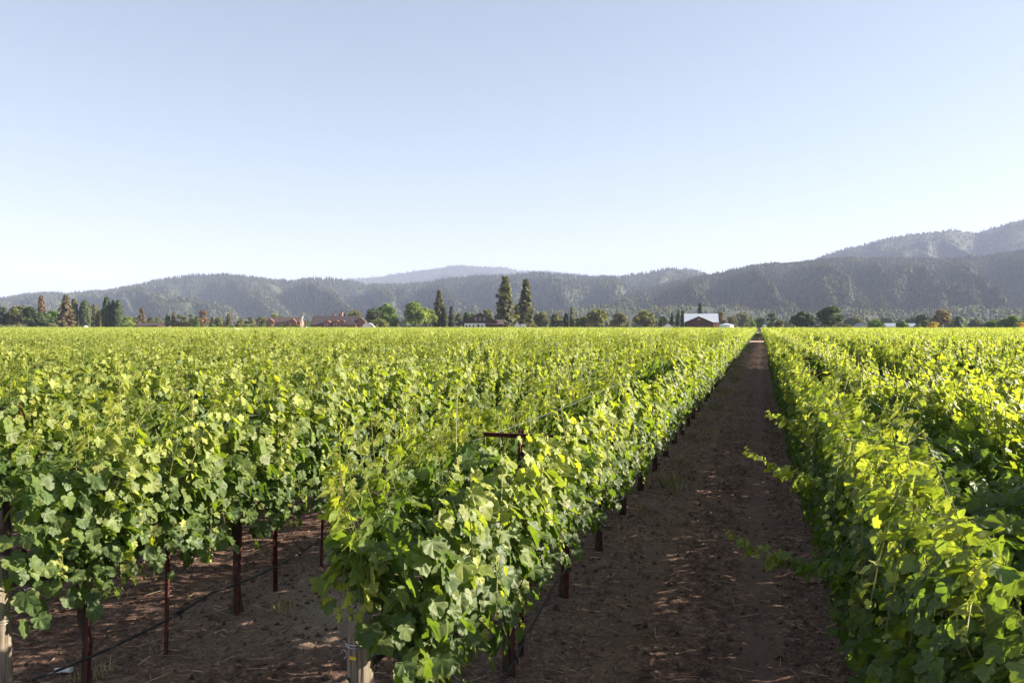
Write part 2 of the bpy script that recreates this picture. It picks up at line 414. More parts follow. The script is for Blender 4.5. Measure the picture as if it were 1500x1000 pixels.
def leaves(P, Nrm, Tip, S, tint, level, r):
    """place grape leaves: origin P, blade normal, direction of the tip, size"""
    pts, tri, puck, vn = TPL[level]; k = len(pts); n = len(P)
    Nrm = Nrm / (np.linalg.norm(Nrm, axis=1)[:, None] + 1e-9)
    Tip = Tip - (Tip * Nrm).sum(1)[:, None] * Nrm; Tip /= np.linalg.norm(Tip, axis=1)[:, None] + 1e-9
    B = np.cross(Tip, Nrm)
    fold = r.uniform(-.10, .55, n)[:, None]; curl = r.uniform(-.15, .7, n)[:, None]; tw = r.normal(0, .25, n)[:, None]
    lx = pts[None, :, 0] * r.uniform(.85, 1.12, n)[:, None]; ly = pts[None, :, 1] * r.uniform(.9, 1.1, n)[:, None]
    lx = lx + r.normal(0, .018, (n, k)); ly = ly + r.normal(0, .018, (n, k))
    rip = .03 * np.sin(np.arange(k) * 2.1 + r.uniform(0, 6, n)[:, None]) + r.normal(0, .016, (n, k)) + puck[None] * r.uniform(.6, 1.5, n)[:, None]
    lz = fold * np.abs(lx) - .55 * fold * lx ** 2 - curl * (ly - .2) ** 2 * .55 + tw * lx * ly + rip
    V = P[:, None] + S[:, None, None] * (lx[..., None] * B[:, None] + ly[..., None] * Tip[:, None] + lz[..., None] * Nrm[:, None])
    T = (tri[None] + (np.arange(n) * k)[:, None, None]).reshape(-1, 3)
    tv = np.repeat(tint, k, 0) * (.94 + .30 * np.tile(vn, n))[:, None]
    return V.reshape(-1, 3), T, tv

OLD = np.array([.068, .118, .034]); MID = np.array([.155, .205, .050]); YNG = np.array([.300, .325, .075])
def shoot_paths(r, nshoot, L=1.73, low=.62, lean=0.0, wide=0.0):
    """polylines of the season's shoots: two curtains carried outward by the trellis arms"""
    out = []; ph = r.uniform(0, 6.28)
    for i in range(nshoot):
        s = 1 if i % 2 else -1
        y0 = (i + r.uniform(0, 1)) / nshoot * L * 1.08 - L * .54
        mode = r.random()
        w = r.uniform(.24 + wide, .48 + wide); top = r.uniform(1.72, 2.02) + .12 * math.sin(y0 * 5.2 + ph) + s * lean
        dy = r.normal(0, .16)
        p0 = np.array([s * .06, y0, .98 + r.uniform(-.05, .05)])
        p1 = np.array([s * w * .8, y0 + dy * .5, 1.32]); p2 = np.array([s * w, y0 + dy, 1.70])
        if mode < .56:                                   # upright, tip above the arms
            p3 = np.array([s * (w + r.uniform(-.08, .14)), y0 + dy * 1.5 + r.normal(0, .12), min(2.32, top + r.uniform(.05, .42) * (r.random() < .48))])
            pts = [p0, p1, p2, p3]
        elif mode < .76:                                 # flops outward over the wire
            o = r.uniform(.06, .22)
            p3 = np.array([s * (w + o * .6), y0 + dy * 1.6, 1.86]); p4 = np.array([s * (w + o), y0 + dy * 2 + r.normal(0, .15), r.uniform(1.15, 1.7)])
            pts = [p0, p1, p2, p3, p4]
        else:                                            # hangs down along the outside of the fruit zone
            o = r.uniform(.14, .36)
            p1 = np.array([s * .2, y0, 1.25]); p2 = np.array([s * o, y0 + dy, 1.28]); p3 = np.array([s * (o + .06), y0 + dy * 1.5, r.uniform(low, low + .3)])
            pts = [p0, p1, p2, p3]
        out.append((np.array(pts), s))
    return out
def sample_curve(pts, n):
    """smooth polyline sampling"""
    m = len(pts); tt = np.linspace(0, m - 1, n)
    i = np.clip(tt.astype(int), 0, m - 2); f = (tt - i)[:, None]
    a = pts[np.maximum(i - 1, 0)]; b_ = pts[i]; c = pts[i + 1]; d = pts[np.minimum(i + 2, m - 1)]
    return .5 * ((2 * b_) + (c - a) * f + (2 * a - 5 * b_ + 4 * c - d) * f ** 2 + (-a + 3 * b_ - 3 * c + d) * f ** 3)
def vine_geo(seed, nshoot=28, per=22, level=0, big=1.0, extra=(), filler=150, canes=True, clip=None, low=.62, core=0, skirt=0, lean=0.0, wide=0.0):
    r = np.random.default_rng(seed)
    Ps, Ns, Ts, Ss, Cs = [], [], [], [], []; cane = MB()
    for pts, s in shoot_paths(r, nshoot, low=low, lean=lean, wide=wide) + [(np.array(e, float), (1 if e[-1][0] > 0 else -1)) for e in extra]:
        if clip is not None and not clip(pts).all(): continue
        ln = np.linalg.norm(np.diff(pts, axis=0), axis=1).sum()
        n = max(5, int(per * ln / 1.25)); cv = sample_curve(pts, n)
        vig = r.uniform(.8, 1.15)
        f = np.linspace(0, 1, n)
        sz = vig * np.interp(f, [0, .25, .6, .85, 1], [.076, .092, .082, .056, .026]) * np.exp(r.normal(-.06, .25, n)).clip(.5, 1.28) * big
        tang = np.gradient(cv, axis=0); tang /= np.linalg.norm(tang, axis=1)[:, None] + 1e-9
        ang = np.where(np.arange(n) % 2, 0, math.pi) + r.normal(0, .7, n)
        side = np.stack([s * np.abs(np.cos(ang)) * .6 + r.normal(0, .35, n), np.sin(ang) * .5 + np.cos(ang) * .8, r.normal(.1, .3, n)], 1)
        side /= np.linalg.norm(side, axis=1)[:, None]
        p = cv + side * (sz * .75)[:, None]
        nr = np.stack([s * r.uniform(.15, 1.1, n) + r.normal(0, .35, n), r.normal(0, .55, n), r.uniform(.15, 1.05, n)], 1)
        tp = side * .7 + np.array([s * .35, 0, -.75])[None] + r.normal(0, .3, (n, 3)) + tang * np.where(f > .8, 1.0, 0)[:, None]
        Ps.append(p); Ns.append(nr); Ts.append(tp); Ss.append(sz)
        w = np.clip(f * 1.15 + r.normal(-.10, .16, n), 0, 1)[:, None]
        c = np.where(w < .5, OLD + (MID - OLD) * w * 2, MID + (YNG - MID) * (w - .5) * 2) * r.uniform(.8, 1.2, (n, 1))
        Cs.append(c)
        if canes:
            cane.tube(cv[:: max(1, n // 9)], 0.0026 * big, 4, cap=False)
            if level == 0:
                for j in range(0, n):
                    cane.tube(np.array([cv[j], p[j]]), .0016, 3, cap=False)
    n = filler
    if n:
        s = np.where(r.random(n) < .5, 1, -1)
        P = np.stack([s * r.uniform(.02, .46, n), r.uniform(-.9, .9, n), r.uniform(.70, 1.72, n)], 1)
        P[:, 0] = np.where(P[:, 2] > 1.28, s * r.uniform(.22, .46, n), P[:, 0] * .85); P[:, 2] -= np.where(P[:, 2] < 1.1, (.62 - low) * r.random(n) * 1.3, 0)
        Ps.append(P); Ns.append(np.stack([s * r.uniform(.4, 1.1, n), r.normal(0, .5, n), r.uniform(.0, .9, n)], 1))
        Ts.append(np.stack([s * .4 + r.normal(0, .3, n), r.normal(0, .4, n), np.full(n, -.9)], 1)); Ss.append(r.uniform(.062, .108, n) * big)
        Cs.append((OLD + (MID - OLD) * r.uniform(0, .6, (n, 1))) * r.uniform(.8, 1.15, (n, 1)))
    if core:                                             # leaves that fill the middle of a full vine
        n = core; P = np.stack([r.uniform(-.34, .34, n), r.uniform(-.95, .9, n), r.uniform(.95, 1.68, n)], 1)
        Ps.append(P); Ns.append(np.stack([r.normal(0, .6, n), r.normal(-.3, .5, n), r.uniform(.2, 1, n)], 1)); Ts.append(np.stack([r.normal(0, .5, n), r.normal(0, .5, n), np.full(n, -.8)], 1))
        Ss.append(r.uniform(.06, .11, n) * big); Cs.append((OLD + (MID - OLD) * r.uniform(.1, .9, (n, 1))) * r.uniform(.8, 1.15, (n, 1)))
    if skirt:                                            # laterals hanging low round the trunk zone of vigorous vines
        n = skirt; s = np.where(r.random(n) < .5, 1, -1); P = np.stack([s * r.uniform(.08, .46, n), r.uniform(-.92, .92, n), .95 - .78 * r.random(n) ** 1.2], 1)
        Ps.append(P); Ns.append(np.stack([s * r.uniform(.4, 1.1, n), r.normal(0, .5, n), r.uniform(.0, .7, n)], 1)); Ts.append(np.stack([s * .3, r.normal(0, .4, n), np.full(n, -.9)], 1))
        Ss.append(r.uniform(.065, .11, n) * big); Cs.append((OLD + (MID - OLD) * r.uniform(0, .5, (n, 1))) * r.uniform(.8, 1.15, (n, 1)))
    P, Nn, Tt, Sz, Cc = map(np.concatenate, (Ps, Ns, Ts, Ss, Cs))
    if clip is not None:
        ok = clip(P); P, Nn, Tt, Sz, Cc = P[ok], Nn[ok], Tt[ok], Sz[ok], Cc[ok]
    V, T, tv = leaves(P, Nn, Tt, Sz, Cc, level, r)
    return V, T, tv, cane
def trunk_mb(seed):
    r = np.random.default_rng(seed); m = MB()
    z = np.linspace(-.06, .95, 8); x = np.cumsum(r.normal(0, .010, 8)); y = np.cumsum(r.normal(0, .014, 8))
    m.tube(np.stack([x - x[0], y - y[0], z], 1), np.interp(z, [0, .1, .9], [.050, .033, .030]) * r.uniform(.9, 1.15, 8), 8)
    for s in (-1, 1):
        yy = np.linspace(0, s * .84, 7)
        m.tube(np.stack([x[-1] - x[0] + r.normal(0, .008, 7), y[-1] - y[0] + yy, .93 + .04 * np.sqrt(np.abs(yy)) + r.normal(0, .01, 7)], 1), np.linspace(.026, .014, 7), 6)
    return m
def make_vine(seed, coll=None, **kw):
    V, T, tv, cane = vine_geo(seed, **kw)
    me = {'foliage': np_mesh('foliage', V, [T], M_LEAF, tv, smooth=True)}
    tm = trunk_mb(seed + 500)
    me['trunk'] = np_mesh('trunk', np.concatenate(tm.V), [np.concatenate(tm.Q), np.concatenate(tm.T)], M_TRUNK, smooth=True)
    if cane.V:
        me['canes'] = np_mesh('canes', np.concatenate(cane.V), [np.concatenate(cane.Q)], M_CANE)
    return me

ORD = ['', 'first', 'second', 'third', 'fourth', 'fifth', 'sixth', 'seventh', 'eighth', 'ninth', 'tenth', 'eleventh', 'twelfth', 'thirteenth', 'fourteenth', 'fifteenth', 'sixteenth', 'seventeenth', 'eighteenth', 'nineteenth', 'twentieth']
TENS = {20: 'twenty', 30: 'thirty', 40: 'forty', 50: 'fifty'}
def ordinal(n):
    if n <= 20: return ORD[n]
    t = n // 10 * 10; u = n % 10
    return (TENS[t][:-1] + 'ieth') if u == 0 else TENS[t] + '-' + ORD[u]

def clip_first(P):
    # the end vine stops behind its post; its lower left side is bare
    return (P[:, 1] > -.78) & ~((P[:, 1] < -.52) & (P[:, 2] < 1.28) & (P[:, 0] < .12)) & ~((P[:, 0] < .02) & (P[:, 1] < -.15) & (P[:, 2] < 1.30)) & ~((P[:, 0] < -.22) & (P[:, 1] < -.3) & (P[:, 2] < 1.5))
def clip_l1(P):
    left = (P[:, 0] < -.02) & (P[:, 2] < 1.26)
    post = (P[:, 1] < -.44) & (P[:, 2] < 1.17) & (P[:, 0] < .24)
    low = (P[:, 0] > .32) & (P[:, 2] < .98) & (P[:, 1] < .35)
    far_left = P[:, 0] < np.interp(P[:, 1], [-.8, -.5, .2], [-.14, -.22, -.48])
    return (P[:, 1] > -.82) & ~left & ~post & ~low & ~far_left
def clip_l1b(P):
    return ~((P[:, 0] < -.30) & (P[:, 2] < 1.12)) & ~((P[:, 0] > .34) & (P[:, 2] < .80))
CLIP = {('L', 1, 1): clip_l1, ('L', 1, 2): clip_l1b, ('L', 2, 1): clip_first}
# every vine position of the planting
pos = []
for side in 'LR':
    for k in range(1, 130):
        x = row_x(side, k); y0 = row_y0(side, k); seen = 0
        j = 0
        while True:
            y = y0 + VSP * j; j += 1
            if y > FIELD_END: break
            if CROSS0 - .6 < y < CROSS1 + .9: continue
            d, px = cam_xy(x, y)
            m_ = F * 1.2 / max(d, .5)
            if d < 1.5 or px < -340 - m_ * 2.5 or px > 1740 + m_ * 2: 
                # keep a fringe on the sunny side, its shadows fall into the picture
                if not (d > 1.5 and px > 1500 and px < 1500 + F * 9 / d): continue
                pos.append((d, side, k, x, y, -1)); continue
            inside = -m_ * .55 < px < 1500 + m_ * .55
            if inside: seen += 1
            pos.append((d, side, k, x, y, seen if inside else -1))
vis = sorted([p for p in pos if p[5] > 0])
def weight(p):
    d, side, k = p[0], p[1], p[2]
    return d * (1.0 if k <= 2 else 1.15)
single = set((p[1], p[2], p[5]) for p in sorted(vis, key=weight)[:290])

EXTRA = {('R', 1, 2): [[(-.1, .3, 1.1), (-.45, .55, 1.30), (-.7, .75, 1.36), (-1.0, .9, 1.52)], [(-.1, .2, .9), (-.5, .5, .82), (-.8, .75, .80), (-1.12, .9, .93)],
                         [(-.1, -.2, 1.0), (-.3, -.2, 1.0), (-.38, -.2, .7), (-.40, -.2, .35)], [(-.1, .5, 1.0), (-.3, .5, 1.0), (-.36, .5, .7), (-.38, .5, .38)]],
         ('R', 1, 3): [[(-.1, .6, 1.3), (-.4, .8, 1.45), (-.6, .9, 1.52), (-.87, 1.0, 1.66)], [(-.1, -.3, 1.0), (-.3, -.3, .95), (-.36, -.3, .6), (-.40, -.3, .40)]],
         ('R', 1, 1): [[(-.1, .2, 1.0), (-.3, .2, 1.0), (-.38, .2, .7), (-.40, .2, .3)], [(-.1, .6, 1.0), (-.3, .6, 1.0), (-.38, .6, .7), (-.42, .6, .3)], [(-.05, .8, 1.0), (-.2, .8, 1.0), (-.3, .8, .7), (-.3, .8, .3)], [(-.05, .4, 1.0), (-.2, .4, 1.0), (-.3, .4, .7), (-.3, .4, .3)]],
         ('L', 1, 1): [[(.08, -.2, 1.1), (.16, -.34, 1.2), (.20, -.38, .9), (.22, -.40, .4)], [(.05, -.25, 1.3), (.12, -.38, 1.5), (.17, -.41, 1.2), (.20, -.42, .65)], [(.05, -.1, 1.0), (.18, -.2, 1.0), (.24, -.25, .7), (.26, -.3, .42)],
                       [(.08, -.3, 1.0), (.16, -.38, 1.1), (.20, -.41, .8), (.24, -.42, .35)]]
         + [[(.0, -.30 - .04 * q_, 1.3), (-.05 - .02 * q_, -.45, 1.5), (-.10 - .01 * q_, -.55, 1.75), (-.11, -.60, 1.95 + .05 * q_)] for q_ in range(4)]
         + [[(.0, -.40, 1.3), (-.04 + .03 * q_, -.60, 1.55), (-.06 + .04 * q_, -.72, 1.50), (-.07 + .05 * q_, -.76, 1.24 + .03 * q_)] for q_ in range(5)]
         + [[(-.02, .0 + .15 * q_, 1.3), (-.18, .0 + .15 * q_, 1.5), (-.30, .15 * q_, 1.8), (-.33, .15 * q_, 2.10)] for q_ in range(-1, 4)]}
HI = {'L': [make_vine(100 + i, nshoot=48, per=39, level=0, filler=700, lean=-.10, wide=.07) for i in range(6)], 'R': [make_vine(150 + i, nshoot=52, per=39, level=0, filler=800, low=.3, skirt=520, lean=.13) for i in range(4)]}
lod = {}
def link_vine(me, x, y, rz, sc, lab, group):
    e = empty('grapevine', (x, y, float(ground_h(np.array(x), np.array(y)))), rz, lab, 'grapevine', group)
    e.scale = sc
    for nm in ('trunk', 'foliage', 'canes'):
        if nm in me: obj(nm, me[nm], e)
    return e
rv = random.Random(3); rest = []
for (d, side, k, x, y, n_) in pos:
    if n_ > 0 and (side, k, n_) in single:
        ex = ()
        where = f'{ordinal(k)} row {"left" if side == "L" else "right"} of the dirt track'
        lab = f'leafy grapevine, {ordinal(n_)} from the near end, {where}'
        ex = list(EXTRA.get((side, k, n_), ()))
        if side == 'R': ex += [[(px_ + rv.uniform(-.03, .03), py_ + rv.uniform(-.05, .05), pz_ + rv.uniform(-.04, .03)) for px_, py_, pz_ in e_] for e_ in ex for _ in range(2)]
        if side == 'R' and k == 1 and n_ <= 5:
            for yy in np.linspace(-.85, .85, 14):
                a_, b_ = rv.uniform(-.08, .08), rv.uniform(1.9, 2.1); ex.append([(.06, yy, 1.0), (.38, yy + a_, 1.35), (.54 + a_, yy + a_, 1.72), (.62 + 2 * a_, yy + 2 * a_, b_)])
        sc = (rv.uniform(.94, 1.08), rv.uniform(.98, 1.05), rv.uniform(.92, 1.10) * (.97 if side == 'R' and k == 1 else 1))
        if ex or d < 6.5 or (side == 'R' and k == 1 and n_ <= 4):
            link_vine(make_vine(300 + k * 40 + n_ + (1000 if side == 'R' else 0), nshoot=52 if side == 'L' else 58, per=41, level=0, filler=760 if side == 'L' else 1000, big=(.80 if side == 'R' and k == 1 else 1.0), core=(500 if side == 'R' and k == 1 and n_ <= 3 else 160 if n_ == 1 else 240 if side == 'L' and k == 1 else 0), low=(.62 if k != 2 else .80) if side == 'L' else .3, skirt=0 if side == 'L' else 900, lean=-.12 if side == 'L' else .12, wide=.08 if side == 'L' else 0, extra=ex, clip=CLIP.get((side, k, n_))), x + (.12 if side == 'R' and k == 1 and n_ <= 4 else 0), y, 0, (1.20, 1, 1.08) if side == 'R' and k == 1 and n_ <= 4 else (1, 1, 1), lab, f'grapevines of the {where}')
        else:
            link_vine(HI[side][rv.randrange(len(HI[side]))], x, y, 0.0, sc, lab, f'grapevines of the {where}')
    else:
        rest.append((x, y, d))
print('vines', len(pos), 'single', len(single), 'rest', len(rest))

# the remaining thousands of vines: one object that scatters vine meshes over its points
near_src, far_src = bpy.data.collections.new('vine_sources_mid'), bpy.data.collections.new('vine_sources_far')
def src(coll, seed, **kw):
    V, T, tv, cane = vine_geo(seed, **kw); tm = trunk_mb(seed + 500)
    tV = np.concatenate(tm.V); tQ = np.concatenate(tm.Q) + len(V); tT = np.concatenate(tm.T) + len(V)
    me = np_mesh('vine_source', np.concatenate([V, tV]), [T, tQ, tT], mats=[M_LEAF, M_TRUNK], tint=np.concatenate([tv, np.full((len(tV), 3), .05)]),
                 midx=np.concatenate([np.zeros(len(T)), np.ones(len(tQ) + len(tT))]), smooth=True)
    coll.objects.link(bpy.data.objects.new('vine_source', me))
for i in range(6): src(near_src, 700 + i, nshoot=44, per=25, level=1, big=1.25, filler=380, canes=False)
for i in range(4): src(far_src, 800 + i, nshoot=32, per=12, level=2, big=2.2, filler=130, canes=False)
rest = np.array(rest)
me = bpy.data.meshes.new('vineyard'); me.vertices.add(len(rest))
me.vertices.foreach_set('co', np.stack([rest[:, 0], rest[:, 1], rest[:, 0] * 0], 1).astype(np.float32).ravel())
fa = me.attributes.new('farther', 'BOOLEAN', 'POINT'); fa.data.foreach_set('value', rest[:, 2] >= 95)
vy = obj('vineyard', me); tag(vy, kind='stuff')
ng = bpy.data.node_groups.new('scatter_vines', 'GeometryNodeTree')
ng.interface.new_socket('Geometry', in_out='INPUT', socket_type='NodeSocketGeometry')
ng.interface.new_socket('Geometry', in_out='OUTPUT', socket_type='NodeSocketGeometry')
nn = ng.nodes.new; l = ng.links.new; gi = nn('NodeGroupInput'); go = nn('NodeGroupOutput'); jn = nn('GeometryNodeJoinGeometry')
na = nn('GeometryNodeInputNamedAttribute'); na.data_type = 'BOOLEAN'; na.inputs[0].default_value = 'farther'
nb = nn('FunctionNodeBooleanMath'); nb.operation = 'NOT'; l(na.outputs[0], nb.inputs[0])
ri = nn('FunctionNodeRandomValue'); ri.data_type = 'INT'; ri.inputs[4].default_value = 0; ri.inputs[5].default_value = 50; ri.inputs['Seed'].default_value = 4
rb = nn('FunctionNodeRandomValue'); rb.data_type = 'INT'; rb.inputs[4].default_value = 0; rb.inputs[5].default_value = 1; rb.inputs['Seed'].default_value = 9
ml = nn('ShaderNodeMath'); ml.operation = 'MULTIPLY'; ml.inputs[1].default_value = math.pi
cx = nn('ShaderNodeCombineXYZ'); rs = nn('FunctionNodeRandomValue'); rs.data_type = 'FLOAT_VECTOR'
rs.inputs[0].default_value = (.88, .98, .88); rs.inputs[1].default_value = (1.12, 1.06, 1.12)
l(rb.outputs[2], ml.inputs[0]); l(ml.outputs[0], cx.inputs[2])
for sel, coll in ((nb.outputs[0], near_src), (na.outputs[0], far_src)):
    iop = nn('GeometryNodeInstanceOnPoints'); ci = nn('GeometryNodeCollectionInfo')
    ci.inputs['Collection'].default_value = coll; ci.inputs['Separate Children'].default_value = True; ci.inputs['Reset Children'].default_value = True
    iop.inputs['Pick Instance'].default_value = True
    l(gi.outputs[0], iop.inputs['Points']); l(sel, iop.inputs['Selection']); l(ci.outputs[0], iop.inputs['Instance']); l(ri.outputs[2], iop.inputs['Instance Index'])
    l(cx.outputs[0], iop.inputs['Rotation']); l(rs.outputs[0], iop.inputs['Scale']); l(iop.outputs[0], jn.inputs[0])
l(jn.outputs[0], go.inputs[0])
md = vy.modifiers.new('scatter', 'NODES'); md.node_group = ng

# ------------------------------------------------------------------ trellis: end posts, stakes, T-posts with arms, wires, drip hoses
def gh(x, y): return float(ground_h(np.array(x), np.array(y)))
def end_post(x, y, h, lean, label):
    e = empty('wooden_post', (x, y, gh(x, y)), 0, label, 'post', 'wooden end posts of the rows')
    m = MB(); z = np.linspace(-.3, h, 9); th = np.arange(18) * 2 * math.pi / 18
    r = random.Random(int(h * 100))
    m.tube(np.stack([0 * z, -lean * z, z], 1), [.064, .064, .063, .063, .062, .062, .061, .060, .055], 18)
    m.build('post', M_WOODPOST, e, smooth=False)
    for zz in (h - .12, h - .33, h - .40):
        w = MB(); a = np.linspace(0, 2 * math.pi, 20)
        for k in range(2):
            w.tube(np.stack([.066 * np.cos(a), -lean * zz + .066 * np.sin(a), zz + .006 * np.sin(a + k) + .011 * k], 1), .0028, 5, cap=False)
        w.build('wire_wrap', M_WIRE, e)
    w = MB(); a = np.linspace(0, 5.0, 14)
    w.tube(np.stack([-.045 - .014 * np.cos(a), -lean * (h - .14) - .072 + 0 * a, h - .155 + .020 * np.sin(a)], 1), .003, 5); w.build('wire_hook', M_WIRE, e)
    return e
M_TAG = noise_mat('yellow_tag', (.55, .42, .03), (.62, .48, .04), 5, .5)
ep = end_post(-1.80, 3.38, 1.22, .02, 'round weathered wooden end post with yellow tag below the near vine left of track')
tg = MB()
for k in range(7):
    a = -math.pi / 2 + (k - 3) * .13
    if k < 6: tg.box(0, 0, 0, 0, 0, 0) if False else None
a = np.linspace(-math.pi / 2 - .32, -math.pi / 2 + .22, 7)
vv = []; 
for zz in (1.040, 1.056): vv += [(.0665 * math.cos(t_), -.02 * zz + .0665 * math.sin(t_), zz) for t_ in a]
tg.add(vv, [(i, i + 1, i + 8, i + 7) for i in range(6)]); tg.build('yellow_tag', M_TAG, ep)
end_post(-4.54, 3.80, 1.14, .03, 'grey weathered wooden end post of the second row at the left picture edge')

def stake_mesh(h, w=.034):
    m = MB(); m.box(-w / 2, w / 2, -.003, .003, -.12, h); m.box(-w / 2, -w / 2 + .005, .0032, w, -.12, h); return m
stake_me = {}
def stake(x, y, h, label, group):
    e = obj('metal_stake', stake_me.setdefault(h, (lambda m: np_mesh('metal_stake', np.concatenate(m.V), [np.concatenate(m.Q)], M_RUST))(stake_mesh(h))))
    e.location = (x, y, gh(x, y)); e.rotation_euler = (rv.uniform(-.03, .03), rv.uniform(-.03, .03), rv.uniform(-.5, .5))
    return tag(e, label, 'stake', group)
n1 = 0
for j in range(0, 24):
    y = row_y0('L', 1) + VSP * j
    n1 += 1
    stake(LX + .05, y - .05, 1.25, f'rusty metal stake beside a vine trunk, {ordinal(n1)} along the first row left of track', 'rusty stakes of the first row left of the track')
for n_, (y, h) in enumerate(((4.37, 1.3), (5.16, 1.35), (6.07, 1.3), (7.50, 1.4), (7.95, 1.3), (9.6, 1.3))):
    stake(row_x('L', 2) + .04, y, h, ['rusty stake against the thick vine trunk nearest the left wooden end post', 'thin rusty stake with hose clip between two trunks, second row left of track',
          'rusty stake against a dark trunk in the pale painted flare patch, second row', 'bare leaning rusty stake left of the wooden tagged post, second row', 'rusty stake close behind the bare leaning stake, second row', 'rusty stake deepest in shade under the second row'][n_], 'rusty stakes of the second row left of the track')
def t_post(x, y, label, group, rz=0):
    e = empty('trellis_post', (x, y, gh(x, y)), rz, label, 'trellis post', group)
    m = MB(); m.box(-.003, .003, -.019, .019, -.3, 1.80); m.box(-.022, .022, .0192, .024, -.3, 1.80); m.build('post', M_RUST, e)
    for z, w in ((1.755, .30), (1.20, .22)):
        a = MB(); a.box(-w, w, -.024, -.0195, z - .018, z + .018); a.box(-w, w, -.050, -.0245, z + .0145, z + .018); a.build('cross_arm', M_RUST, e)
    return e
tp = [('L', 1, 6.0), ('L', 2, 6.70), ('L', 3, 6.30), ('R', 1, 8.15), ('R', 2, 9.8)]
for side, k, y0 in [('L', 1, 19.8), ('L', 1, 26.7), ('L', 2, 13.6), ('L', 2, 20.5), ('L', 3, 13.2), ('L', 3, 20.1), ('L', 4, 9.9), ('L', 4, 16.8), ('R', 1, 15.1), ('R', 1, 22.0), ('R', 2, 16.7), ('R', 3, 12.7), ('R', 3, 19.6), ('L', 5, 12.0), ('L', 5, 19.0)]: tp.append((side, k, y0))
cnt = {}
for side, k, y in tp:
    cnt[(side, k)] = cnt.get((side, k), 0) + 1
    w_ = f'{ordinal(k)} row {"left" if side == "L" else "right"} of the track'
    t_post(row_x(side, k), y, f'rusty post with cross arms among leaves, {ordinal(cnt[(side, k)])} along the {w_}', 'trellis posts with cross arms', rv.uniform(-.05, .05))
def sag_line(x, z, y0, y1, step, sag, seed):
    r = random.Random(seed); y = np.arange(y0, y1, step / 6); ph = ((y - y0) / step) % 1.0
    return np.stack([np.full(len(y), x) + np.array([r.uniform(-.004, .004) for _ in y]), y, z - sag * 4 * ph * (1 - ph)], 1)
for side, k, y0 in (('L', 1, 3.4), ('L', 2, 3.8), ('R', 1, 3.6)):
    w_ = f'{ordinal(k)} row {"left" if side == "L" else "right"} of track'
    for dx, nm in ((-.29, 'side away from' if side == 'L' else 'side next to'), (.29, 'side next to' if side == 'L' else 'side away from')):
        m = MB(); m.tube(sag_line(row_x(side, k) + dx, 1.775, y0 + 2.3, 45, 6.9, .03, k), .0024, 4); o = m.build('trellis_wire', M_WIRE)
        tag(o, f'thin steel catch wire on the {nm} the track, {w_}', 'wire', 'trellis wires')
    m = MB(); m.tube(sag_line(row_x(side, k), .955, y0, 45, 6.9, .0, k), .003, 4); tag(m.build('trellis_wire', M_WIRE), f'thin steel cordon wire through the vine arms, {w_}', 'wire', 'trellis wires')
def hose(x, y0, y1, z, label, seed):
    e = empty('drip_hose', (x, y0, 0), 0, label, 'hose', 'black drip hoses under the rows')
    p = sag_line(0, z, 0, y1 - y0, VSP, .05, seed)
    p[:8, 2] = np.linspace(.06, p[8, 2], 8) if seed == 1 else p[:8, 2]
    m = MB(); m.tube(p, .0095, 7); m.build('pipe', M_HOSE, e, smooth=True)
    for i in range(3):
        yy = VSP * i + (1.36 if seed == 2 else .9); zz = float(np.interp(yy, p[:, 1], p[:, 2]))
        c = MB(); c.tube([(0, yy - .035, zz), (0, yy + .035, zz)], .017, 8); c.tube([(0, yy, zz - .01), (.01, yy, zz - .06)], .007, 6); c.build('emitter', M_HOSE, e)
hose(LX + .09, 4.7, 60, .44, 'black drip hose running along the first row left of the dirt track', 1)
hose(row_x('L', 2) + .10, 3.9, 40, .40, 'black drip hose with clips along the second row left of the track', 2)
M_PVC = noise_mat('white_plastic', (.72, .72, .70), (.8, .8, .78), 5, .35)
m = MB(); m.tube([(0, 0, 0), (.10, .02, .012)], .019, 12); m.tube([(.10, .02, .012), (.125, .025, .015)], .024, 12)
o = m.build('pipe_stub', M_PVC, smooth=False); px, py = at(76, 6.0); o.location = (px, py, gh(px, py) + .025); tag(o, 'short white plastic pipe stub lying on the soil at bottom left', 'pipe')
M_VALVE = noise_mat('green_valve', (.01, .07, .05), (.02, .11, .08), 9, .5)
m = MB(); m.tube([(0, 0, 0), (0, 0, .15)], [.07, .07], 12); m.tube([(0, 0, .1505), (0, 0, .17)], [.075, .06], 12)
px, py = at(637, 5.0); o = m.build('valve_cover', M_VALVE); o.location = (-1.38, 4.02, .55 - .55); tag(o, 'dark green round valve cover on the soil beside the tagged end post', 'valve cover')
# bunches of hard green grapes on the nearest vine
M_GRAPE = noise_mat('green_grape', (.10, .17, .04), (.16, .24, .06), 12, .35)
vine0 = next(o for o in COL.objects if o.get('label', '').startswith('leafy grapevine, first from the near end, first row left'))
sph = []
for i in range(5):
    for j in range(8): sph.append((math.sin(math.pi * (i + .5) / 5) * math.cos(j * math.pi / 4), math.sin(math.pi * (i + .5) / 5) * math.sin(j * math.pi / 4), math.cos(math.pi * (i + .5) / 5)))
sph = np.array(sph); sq = np.array([(i * 8 + j, i * 8 + (j + 1) % 8, i * 8 + 8 + (j + 1) % 8, i * 8 + 8 + j) for i in range(4) for j in range(8)])
for ci, (gx_, gy_, gz_) in enumerate(((.40, -.60, .74), (.43, -.28, .86), (.36, -.72, .95))):
    r = np.random.default_rng(ci); m = MB()
    for i in range(60):
        zz = -r.random() * .14; ra = .035 * (1 + zz / .17)
        a_ = r.uniform(0, 6.28); m.add(np.array([gx_ + ra * math.cos(a_), gy_ + ra * math.sin(a_), gz_ + zz]) + sph * .0065, sq)
    m.build('grape_cluster', M_GRAPE, vine0, smooth=True)

